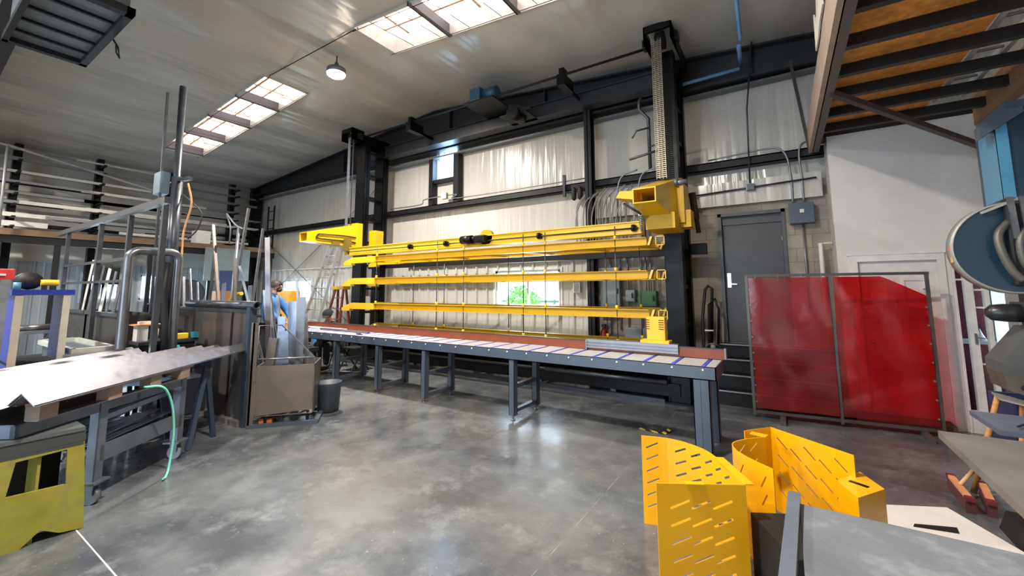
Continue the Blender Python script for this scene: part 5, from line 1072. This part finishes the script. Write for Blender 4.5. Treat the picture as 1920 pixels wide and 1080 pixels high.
# angle bars: inverted V profiles side by side
def angle_bar(x0, x1, y, z, leg, lab, m_=alub, grp=None, skew=0.0):
    p, q = Vector(W2(x0, y+skew*(x0-.3), z)), Vector(W2(x1, y+skew*(x1-.3), z)); d = (q-p); s_ = Vector((-d.y, d.x, 0)).normalized(); k = leg*.707; th = .007
    prof = [(-k, 0), (0, k), (k, 0), (k-th, 0), (0, k-th*1.2), (-k+th, 0)]
    mb = MB(); mb.prism(prof, d, origin=p, ux=s_, uy=(0, 0, 1))
    return T(obj('angle_bar', mb, m_), lab, 'angle bar', grp)
AB = [(-.66, 1.90, -.06, .11, 'front aluminium angle bar of the stack on the pallet, its open V end nearest'), (-.8, 1.80, .088, .10, 'second aluminium angle bar from the front of the stack'), (-1.0, 1.86, .23, .10, 'third aluminium angle bar from the front of the stack'),
      (-1.1, 1.78, .375, .10, 'fourth aluminium angle bar of the stack'), (-1.2, 1.70, .52, .10, 'fifth aluminium angle bar, last of the long ones'), (-1.25, 1.31, .665, .10, 'sixth aluminium angle bar, ending shorter than its neighbours'), (-1.0, 1.22, .81, .10, 'seventh aluminium angle bar, second of the shorter ones'), (-.9, 1.6, .955, .10, 'eighth aluminium angle bar toward the back of the stack'), (-.75, 1.7, 1.10, .10, 'rearmost aluminium angle bar of the stack on the pallet')]
for x0, x1, y, lg, lab in AB: angle_bar(x0, x1, y, .882, lg, lab, skew=.03)
angle_bar(-.67, 1.91, -.06, .8925, .11, 'aluminium angle bar nested on the front bar of the stack', skew=.03)
T(obj('green_strap', MB().tube(smooth([W2(.25, -.12, .80), W2(.36, -.2, .77), W2(.45, -.22, .6), W2(.50, -.22, .35), W2(.48, -.22, .1), W2(.42, -.24, .015), W2(.36, -.26, .02)]), .009), mat('strap_mint', (120, 220, 190), .4)), 'mint green strap hanging from the pallet to the floor', 'strap')
# ---- worn yellow press block at the left border
t = thing('yellow_press_base', (-4.3, .6, 0), 'worn yellow-green steel base box with a square opening at the left border', 'machine base')
hole = [(.575, .335), (.835, .32), (.825, .545), (.60, .535)]
def ywall(x, m_, th):
    b = bmesh.new(); out = [(.15, 0), (.66, 0), (.74, .075), (.83, .02), (.945, 0), (.90, .665), (.15, .63)]
    vo = [b.verts.new((x, a_, c)) for a_, c in out]; vh = [b.verts.new((x, a_, c)) for a_, c in hole]
    es = [b.edges.new((vo[i], vo[(i+1) % len(vo)])) for i in range(len(vo))]+[b.edges.new((vh[i], vh[(i+1) % 4])) for i in range(4)]
    bmesh.ops.triangle_fill(b, edges=es, use_beauty=True)
    r = bmesh.ops.extrude_face_region(b, geom=b.faces[:]); bmesh.ops.translate(b, vec=(-th, 0, 0), verts=[v for v in r['geom'] if isinstance(v, bmesh.types.BMVert)])
    mb = MB(); mb.b.free(); mb.b = b; return mb
obj('front_plate', ywall(-4.1, oldyel, .02), oldyel, t); obj('inner_web', MB().bb((-4.40, .70, 0), (-4.13, .715, .62)), oldyel, t); obj('back_plate', MB().bb((-4.44, .15, 0), (-4.42, .86, .62)), mat('painted_inner_shade', (40, 38, 30), .8), t)  # back plate coloured dark to stand for the shade inside the box
obj('side_plate', MB().prism([(.90, .665), (.945, 0), (.925, 0), (.88, .665)], (-.34, 0, 0), origin=(-4.12, 0, 0), ux=(0, 1, 0)), oldyel, t)
obj('painted_band', MB().prism([(.15, .56), (.91, .585), (.903, .66), (.15, .63)], (.004, 0, 0), origin=(-4.1, 0, 0), ux=(0, 1, 0)).bb((-4.0999, .15, .56), (-4.097, .9, .58)), mat('oily_band', (60, 64, 64), .5), t); obj('top_plate', MB().bb((-4.46, .12, .65), (-4.09, .90, .675)), mat('oily_grey', (92, 98, 98), .4, .3, dirt=(150, 150, 140), damt=.4), t)
# ================================================================ YELLOW GUARDS
def guard_sheet(path, zt, slots, th=.006, z0=0.0, shear=0):
    # path: list of (x,y); slots: list of (s0,z0,s1,z1,half width)
    P_ = [Vector((x, y, 0)) for x, y in path]; S_ = [0]
    for a, b in zip(P_, P_[1:]): S_.append(S_[-1]+(b-a).length)
    b = bmesh.new()
    def edge_loop(pts):
        v = [b.verts.new((x, 0, z)) for x, z in pts]; return [b.edges.new((v[i], v[(i+1) % len(v)])) for i in range(len(v))]
    es = edge_loop([(0, z0), (S_[-1], z0), (S_[-1], zt), (0, zt)])
    for s0, za, s1, zb, hw in slots:
        d = Vector((s1-s0, zb-za)).normalized(); n_ = Vector((-d.y, d.x))*hw
        es += edge_loop([(s0+n_.x, za+n_.y), (s0-n_.x, za-n_.y), (s1-n_.x, zb-n_.y), (s1+n_.x, zb+n_.y)])
    bmesh.ops.triangle_fill(b, edges=es, use_beauty=True, normal=(0, -1, 0))
    for s_ in S_[1:-1]: bmesh.ops.bisect_plane(b, geom=b.verts[:]+b.edges[:]+b.faces[:], plane_co=(s_, 0, 0), plane_no=(1, 0, 0))
    def mapp(s_, z, off):
        i = 0
        while i < len(S_)-2 and s_ > S_[i+1]+1e-6: i += 1
        f = (s_-S_[i])/(S_[i+1]-S_[i]); p = P_[i].lerp(P_[i+1], f)
        def nn(j):
            d = (P_[min(j+1, len(P_)-1)]-P_[max(j-1, 0)]).normalized(); return Vector((-d.y, d.x, 0))
        n_ = nn(i).lerp(nn(i+1), f).normalized(); return p+n_*off+Vector((0, 0, z))
    r = bmesh.ops.extrude_face_region(b, geom=b.faces[:]); new = {v for v in r['geom'] if isinstance(v, bmesh.types.BMVert)}
    for v in b.verts: v.co = mapp(v.co.x, v.co.z, th if v in new else 0)
    mb = MB(); mb.b.free(); mb.b = b; return mb, S_
def cr(pts, k=6): return [(p.x, p.y) for p in smooth([(x, y, 0) for x, y in pts], k)]
def slot_rows(s_list, z_list, ds, dz, hw=.006): return [(s_, z, s_+ds, z+dz, hw) for s_ in s_list for z in z_list]
GZ = .58
pa = cr([(-.905, 3.06), (-.70, 3.10), (-.50, 3.02), (-.37, 2.85), (-.29, 2.70), (-.235, 2.60)], 5)
_, SA = guard_sheet(pa, GZ, [])
sl = [(.03+.0, .50-.078*i, .11, .54-.078*i, .006) for i in range(6)]+[(s_, .50-.078*i-(.0), s_+.075, .54-.078*i, .006) for s_ in (.22, .33, .44, .55, .66, .76) for i in range(6)]
t = thing('curved_guard', (-.55, 2.85, 0), 'yellow slotted guard curving behind a flat front panel, left of the group', 'machine guard')
ga, SA = guard_sheet(pa, GZ, [q for q in sl if q[2] < SA[-1]-.03]); obj('curved_sheet', ga, guardy, t)
pb = [(-.63, 2.37), (-.235, 2.60)]
zz_ = [.085+.088*i for i in range(5)]
gb, SB = guard_sheet(pb, GZ, [(s_, z+o_, s_+.10, z+o_+.04, .006) for s_, o_ in ((.07, 0.02), (.18, .02), (.29, .02)) for z in zz_]); obj('front_sheet', gb, guardy, t)
obj('top_flange', MB().bar((-.395, 2.93, GZ-.002), (-.215, 2.62, GZ-.002), .05, .006), guardy, t)
obj('top_flange', MB().bar((-.50, 2.455, GZ+.001), (-.42, 2.5, GZ+.001), .035, .004), guardy, t)
t = thing('curved_guard', (-.2, 3.1, 0), 'yellow slotted guard bent into a tight U, middle of the group', 'machine guard')
pc = cr([(-.11, 2.91), (-.235, 3.02), (-.315, 3.12), (-.345, 3.24), (-.29, 3.36), (-.17, 3.49)], 5)
_, SC = guard_sheet(pc, GZ, [])
gc, SC = guard_sheet(pc, GZ, [(s_, z, s_+.04, z-.075, .0045) for s_ in (.05, .22) for z in (.52, .42, .32, .22, .12)]+[(s_, z, s_+.06, z+.05, .005) for s_ in (.50, .60) for z in (.4, .5) if s_+.06 < SC[-1]-.02]); obj('curved_sheet', gc, guardy, t)
t = thing('angled_guard', (0, 3.5, 0), 'long yellow slotted guard with one folded end, right of the group', 'machine guard')
pd = [(-.30, 3.56), (-.145, 3.76), (.30, 3.41)]
gd, SD = guard_sheet(pd, GZ, [(s_, z-o_, s_+.075, z-o_-.06, .0045) for i, s_ in enumerate((.30, .40, .50, .60, .70)) for z in (.52, .40, .28, .16) for o_ in (.0+.045*(i % 2),)]+[(s_, z, s_+.06, z+.05, .005) for s_ in (.05, .13) for z in (.38, .48)]); obj('folded_sheet', gd, guardy, t)
obj('top_lip', MB().bar((-.26, 3.54, GZ-.001), (-.16, 3.52, GZ-.001), .06, .006), guardy, t)
def rot_box(c, d, z0, z1, rz): return MB().box((c[0], c[1], (z0+z1)/2), (d[0], d[1], z1-z0), rz=rz)
t = thing('yellow_housing', (.31, 3.31, 0), 'plain yellow box housing with a dark hand slot in its top', 'housing')
obj('shell', MB().prism([(.20, 3.30), (.275, 3.095), (.42, 3.31), (.335, 3.53)], (0, 0, .45), origin=(0, 0, 0), ux=(1, 0, 0), uy=(0, 1, 0)), guardy, t)
obj('hand_slot', MB().bar((.262, 3.33, .4515), (.345, 3.285, .4515), .028, .003), black, t)
# hazard tape on the floor
def tape_mat():
    m = bpy.data.materials.new('hazard_tape'); m.use_nodes = True; nt = m.node_tree; b = nt.nodes['Principled BSDF']; tc = nt.nodes.new('ShaderNodeTexCoord')
    w = nt.nodes.new('ShaderNodeTexWave'); w.inputs['Scale'].default_value = 5; w.bands_direction = 'DIAGONAL'; cr_ = nt.nodes.new('ShaderNodeValToRGB'); cr_.color_ramp.interpolation = 'CONSTANT'
    cr_.color_ramp.elements[0].color = (.01, .01, .01, 1); cr_.color_ramp.elements[1].position = .5; cr_.color_ramp.elements[1].color = (*srgb((226, 206, 60)), 1)
    nt.links.new(tc.outputs['Object'], w.inputs['Vector']); nt.links.new(w.outputs['Fac'], cr_.inputs[0]); nt.links.new(cr_.outputs[0], b.inputs['Base Color']); return m
T(obj('hazard_tape', MB().bar((-1.5, 5.02, .006), (-1.22, 4.98, .006), .04, .003).bar((-1.22, 4.98, .006), (-1.18, 5.14, .02), .05, .003), tape_mat()), 'black and yellow striped tape scrap on the floor near the table leg', 'tape')
# ================================================================ RED WELDING SCREENS
cur = bpy.data.materials.new('red_curtain'); cur.use_nodes = True; nt = cur.node_tree; N = nt.nodes; L = nt.links; N.remove(N['Principled BSDF'])
tr = N.new('ShaderNodeBsdfTransparent'); tr.inputs[0].default_value = (.85, .02, .02, 1); df = N.new('ShaderNodeBsdfDiffuse'); tl = N.new('ShaderNodeBsdfTranslucent'); gg = N.new('ShaderNodeBsdfGlossy'); gg.inputs['Roughness'].default_value = .22; gg.inputs[0].default_value = (.9, .8, .8, 1)
tcn = N.new('ShaderNodeNewGeometry'); nz = N.new('ShaderNodeTexNoise'); nz.inputs['Scale'].default_value = 2.5; nz.inputs['Detail'].default_value = 6; L.new(tcn.outputs['Position'], nz.inputs[0])
rmp = N.new('ShaderNodeValToRGB'); rmp.color_ramp.elements[0].position = .35; rmp.color_ramp.elements[0].color = (*srgb((150, 20, 26)), 1); rmp.color_ramp.elements[1].position = .7; rmp.color_ramp.elements[1].color = (*srgb((205, 30, 34)), 1)
L.new(nz.outputs['Fac'], rmp.inputs[0]); L.new(rmp.outputs[0], df.inputs[0]); L.new(rmp.outputs[0], tl.inputs[0])
bpn = N.new('ShaderNodeBump'); bpn.inputs['Strength'].default_value = .4; bpn.inputs['Distance'].default_value = .03; L.new(nz.outputs['Fac'], bpn.inputs['Height']); L.new(bpn.outputs[0], gg.inputs['Normal'])
def mixs(f, a, b):
    m_ = N.new('ShaderNodeMixShader'); m_.inputs[0].default_value = f; L.new(a, m_.inputs[1]); L.new(b, m_.inputs[2]); return m_.outputs[0]
sh = mixs(.42, tr.outputs[0], mixs(.35, df.outputs[0], tl.outputs[0])); sh = mixs(.08, sh, gg.outputs[0]); L.new(sh, N['Material Output'].inputs[0])
fr = mat('screen_frame', (92, 88, 86), .4, .5, var=.15)
SY = lambda x: 6.26+.12*(x+.39)
t = thing('welding_screen', (.5, 6.3, 0), 'steel framed welding screen with two red see-through curtains before the steps', 'welding screen')
for x in (-.40, .485, 1.36): obj('post', MB().bb((x-.016, SY(x)-.016, .03), (x+.016, SY(x)+.016, 1.78)), fr, t)
for z in (1.78, .07): obj('rail', MB().bar((-.42, SY(-.42), z), (1.38, SY(1.38), z), .032), fr, t)
for x in (-.1, 1.2): obj('foot', MB().bb((x-.03, SY(x)-.28, 0), (x+.03, SY(x)+.2, .05)), fr, t)
def curtain(x0, x1, cutc=None, seed=1):
    b = bmesh.new(); nx, nz_ = 26, 40; V = {}
    rr_ = random.Random(seed); ph = [rr_.uniform(0, 6) for _ in range(6)]
    for i in range(nx+1):
        for j in range(nz_+1):
            u, v = i/nx, j/nz_; x = x0+(x1-x0)*u; z = .12+1.63*v
            if cutc: # sagging right top corner
                lim = 1.75-max(0, (u-.55)/.45)*.22; z = .12+(lim-.12)*v
            y = SY(x)-.03+.010*math.sin(u*9+ph[0]+v*3)+.008*math.sin(v*11+u*5+ph[1])+.016*math.exp(-((v-.12-.25*u)**2)/.003)*(1 if cutc else .3)
            V[i, j] = b.verts.new((x, y, z))
    for i in range(nx):
        for j in range(nz_):
            f = b.faces.new((V[i, j], V[i+1, j], V[i+1, j+1], V[i, j+1])); f.smooth = True
    mb = MB(); mb.b.free(); mb.b = b; return mb
c1 = obj('curtain', curtain(-.375, .465, None, 1), cur, t); c2 = obj('curtain', curtain(.505, 1.335, True, 4), cur, t)
for c, x in ((c1, -.37), (c2, 1.325)):
    for i in range(8): obj('grommet', MB().cyl((x, SY(x)-.05, .2+.2*i), (x, SY(x)-.02, .2+.2*i), .009, n=8), galv, c)
for x in (-.3, -.05, .2, .4): obj('tie', MB().cyl((x, SY(x)-.03, 1.70), (x, SY(x)-.01, 1.8), .006, n=6), galv, c1)
t = thing('floor_pallet', (.9, 6.65, 0), 'dark wooden pallet on the floor behind the red screens', 'pallet')
obj('deck', MB().bb((.65, 6.6, .0), (1.5, 6.85, .1)), mat('pallet_dark', (70, 52, 44), .7), t)
# ================================================================ RIGHT: PRESS, TABLES, BROOMS
t = thing('blue_press', (1.6, 5.0, 0), 'big blue power press with a round belt guard at the right border', 'press')
gd_ = mat('guard_rim_grey', (150, 148, 142), .4, .3)
PX, PY = 1.53, 4.80
obj('belt_guard', MB().cyl((PX, PY, 1.92), (PX, PY+.10, 1.92), .345, n=48), bluem, t)
rim = MB(); rim.lathe([(.345, 0), (.36, 0), (.36, .13), (.345, .13), (.345, 0)], (PX, PY-.01, 1.92), 48, axis=(0, 1, 0), cap=False); obj('guard_rim', rim, gd_, t)
obj('label_plate', MB().box((PX-.352, PY+.03, 1.86), (.006, .04, .09)), mat('plate_amber', (206, 170, 110), .4), t)
obj('red_sticker', MB().box((PX-.358, PY+.03, 1.93), (.006, .035, .035)), mat('sticker_orange', (226, 110, 70), .4), t)
obj('crown_housing', MB().bb((1.53, 4.78, 2.28), (2.06, 5.3, 3.0), bev=.01), bluem, t)
obj('side_cover', MB().bb((1.49, 4.76, 2.3), (1.53, 5.1, 2.98)).bb((1.49, 4.755, 2.3), (1.555, 4.775, 2.98)), bluel, t)
obj('crown_bracket', MB().prism([(-.16, -.14), (.08, .02), (.08, .12), (0, .12), (-.16, -.04)], (0, .12, 0), origin=(1.56, 4.72, 2.94)).bb((1.55, 4.72, 3.0), (2.06, 5.3, 3.06)), slate, t)
obj('guard_strap', MB().bar((1.56, 4.76, 2.29), (1.36, 4.79, 2.20), .05, .02), gd_, t)
obj('frame', MB().bb((1.72, 4.95, 0), (2.06, 5.5, 2.3), bev=.02), mat('frame_dark', (40, 46, 50), .5), t)
obj('crank_arm', MB().tube(smooth([(1.50, 4.76, 2.12), (1.43, 4.74, 2.02), (1.43, 4.72, 1.88), (1.47, 4.72, 1.74), (1.52, 4.72, 1.66)]), .028).tube(smooth([(1.62, 4.74, 2.1), (1.53, 4.7, 1.98), (1.53, 4.7, 1.8), (1.6, 4.72, 1.68)]), .026), mat('cast_grey', (96, 94, 88), .45, .4), t)
obj('link_rod', MB().bar((1.50, 4.70, 2.3), (1.51, 4.70, 1.98), .035, .02).bar((1.56, 4.70, 2.3), (1.57, 4.70, 2.0), .03, .02), steel, t)
obj('hub', MB().cyl((1.60, 4.66, 1.9), (1.60, 4.8, 1.9), .07, n=20).bb((1.48, 4.74, 1.62), (2.05, 4.79, 2.25), bev=.02), rubber, t)
obj('ram', MB().lathe([(.03, 0), (.06, .03), (.068, .1), (.068, .22)], (1.30, 4.72, 1.42), 18, axis=(1, 0, 0)), mat('ram_black', (34, 34, 38), .3), t)
obj('ram_block', MB().bb((1.48, 4.6, 1.35), (1.95, 4.9, 1.5), bev=.01).bb((1.6, 4.66, 1.5), (1.8, 4.9, 1.62)), mat('frame_dark', (40, 46, 50), .5), t)
obj('bolster', MB().prism([(1.50, 1.32), (1.32, 1.06), (1.32, .98), (1.95, .80), (1.95, 1.32)], (0, .3, 0), origin=(0, 4.62, 0)), mat('bolster_grey', (86, 90, 88), .5, .3, var=.2), t)
obj('bolster_base', MB().prism([(1.32, .98), (1.95, .80), (1.95, .66), (1.34, .86)], (0, .32, 0), origin=(0, 4.61, 0)), mat('bolster_brown', (92, 84, 78), .5, .3, var=.2), t)
for i in range(4): obj('bolt_hole', MB().cyl((1.42+.11*i, 4.60, .885-.032*i), (1.42+.11*i, 4.62, .885-.032*i), .022), rubber, t)
obj('shelf_plate', MB().bar((1.26, 4.58, .82), (1.95, 4.5, .66), .26, .012, up=(0, 0, 1)), gd_, t)
T(obj('wood_handle', MB().cyl((1.16, 4.9, 0.0), (1.32, 4.75, .80), .018), wood), 'wooden handle leaning on the press, the left one of two', 'handle')
T(obj('wood_handle', MB().cyl((1.40, 4.86, 0.0), (1.43, 4.72, .74), .018), wood), 'wooden handle leaning on the press, the right one of two', 'handle')
t = thing('roll_rack', (1.6, 4.95, 0), 'dark blue edged rack of rolls behind the wooden handles', 'rack')
obj('case', MB().bb((1.44, 4.93, .3), (1.46, 5.4, .72)).bb((1.46, 5.38, .3), (1.7, 5.4, .72)), mat('rack_navy', (40, 48, 84), .5), t)
for i in range(3): obj('roll', MB().cyl((1.47, 5.0, .38+.12*i), (1.7, 5.0, .38+.12*i), .045), rubber if i % 2 else white, t)
for x in (1.45, 1.68): obj('leg', MB().bb((x-.01, 4.95, 0), (x+.01, 4.99, .32)), MATS['rack_navy'], t)
t = thing('side_table', (1.3, 3.95, 0), 'small blue-grey table beyond the plate table at the right border', 'table')
obj('table_top', MB().bb((1.02, 3.72, .74), (1.7, 4.2, .77)), mat('top_bluegrey', (104, 112, 128), .35, .3), t)
for x in (1.3, 1.65):
    for y in (3.78, 4.15): obj('leg', MB().bb((x-.02, y-.02, 0), (x+.02, y+.02, .74)), dark, t)
T(obj('bent_rod', MB().tube(smooth([(1.12, 3.8, .785), (1.2, 3.9, .785), (1.35, 3.92, .785), (1.5, 3.85, .785)]), .006), rubber), 'thin bent black rod lying on the small blue-grey table', 'rod')
t = thing('plate_table', (1.3, 3.0, 0), 'thick grey steel plate table at the right border', 'table')
plm = mat('plate_grey', (128, 124, 120), .42, .35, var=.15, scale=4)
obj('plate', MB().bb((.73, 2.25, .71), (2.0, 3.6, .75)), plm, t)
obj('pedestal', MB().bb((1.35, 2.6, 0), (1.8, 3.3, .71)), dark, t)
t.rotation_euler = (0, 0, 0)
for i, (x, y) in enumerate(((1.02, 3.32), (1.07, 3.28), (1.1, 3.32), (1.13, 3.27), (1.16, 3.32), (1.11, 3.18))):
    T(obj('round_slug', MB().cyl((x, y, .7505), (x, y, .758), .013, n=12), rubber), 'small black disc lying on the plate table', 'disc', 'black discs on the plate table')
rb = mat('brush_red', (78, 36, 38), .8, var=.2)
def broom(x0, y0, x1, y1, lab, hx=None):
    t = thing('push_broom', ((x0+x1)/2, (y0+y1)/2, 0), lab, 'broom')
    obj('bristles', MB().bar((x0, y0, .045), (x1, y1, .045), .05, .088), rb, t)
    obj('block', MB().bar((x0, y0, .10), (x1, y1, .10), .04, .022), mat('broom_wood', (206, 140, 96), .5), t)
    d = Vector((x1-x0, y1-y0, 0)).normalized()
    for q in ((x0, y0), (x1, y1)): obj('end_cap', MB().box((q[0], q[1], .10), (.04, .052, .03), rz=math.atan2(d.y, d.x)), mat('cap_maroon', (104, 34, 36), .4), t)
    if hx: obj('handle', MB().cyl(((x0+x1)/2, (y0+y1)/2, .11), hx, .013), mat('broom_handle', (196, 156, 110), .5), t)
broom(1.04, 4.90, 1.03, 4.45, 'red push broom standing on the floor beside the plate table', (1.14, 4.78, .20))
broom(1.20, 4.84, 1.14, 4.46, 'second red push broom behind the first, half under the plate table')
T(obj('dust_pan', MB().prism([(0, 0), (.3, 0), (.26, .12), (.04, .12)], (0, -.32, 0), origin=(1.12, 4.3, 0)), rubber), 'black dustpan on the floor under the plate table', 'dustpan')
# foam sheet on the floor and near table
foam = mat('foam_white', (216, 210, 206), .7, var=.03)
t = thing('foam_board', (.75, 3.95, 0), 'white cut foam board lying on the floor beyond the nearest table', 'board')
obj('sheet', MB().prism([(.47, 4.20), (.90, 4.42), (1.30, 3.55), (1.2, 3.0), (.5, 3.0)], (0, 0, .02), origin=(0, 0, .001), ux=(1, 0, 0), uy=(0, 1, 0)), foam, t)
obj('dark_cutout', MB().prism([(.645, 4.0), (.87, 4.09), (.86, 4.0), (.63, 3.95)], (0, 0, .002), origin=(0, 0, .0215), ux=(1, 0, 0), uy=(0, 1, 0)), rubber, t)
t = thing('near_table', (.5, 1.3, 0), 'scratched grey steel table in the bottom right foreground', 'table')
scr = mat('scratched_steel', (122, 128, 134), .36, .4, var=.18, scale=3.5, dirt=(176, 180, 186), dscale=7, damt=.5, bump=.15, bscale=30)
obj('table_top', MB().bb((-.0, .95, .86), (1.3, 1.735, .90), bev=.003), scr, t)
obj('edge_bar', MB().bar((-.012, 1.765, .902), (-.045, 1.05, .902), .034, .04), mat('edge_bar_grey', (118, 126, 138), .3, .5, var=.12), t)
for x in (.1, 1.2):
    for y in (1.0, 1.68): obj('leg', MB().bb((x-.03, y-.03, 0), (x+.03, y+.03, .86)), dark, t)
T(obj('dark_crate', MB().box((.02, 2.62, .2), (.34, .4, .4), rz=.5), rubber), 'dark crate on the floor between the guards and the near table', 'crate')
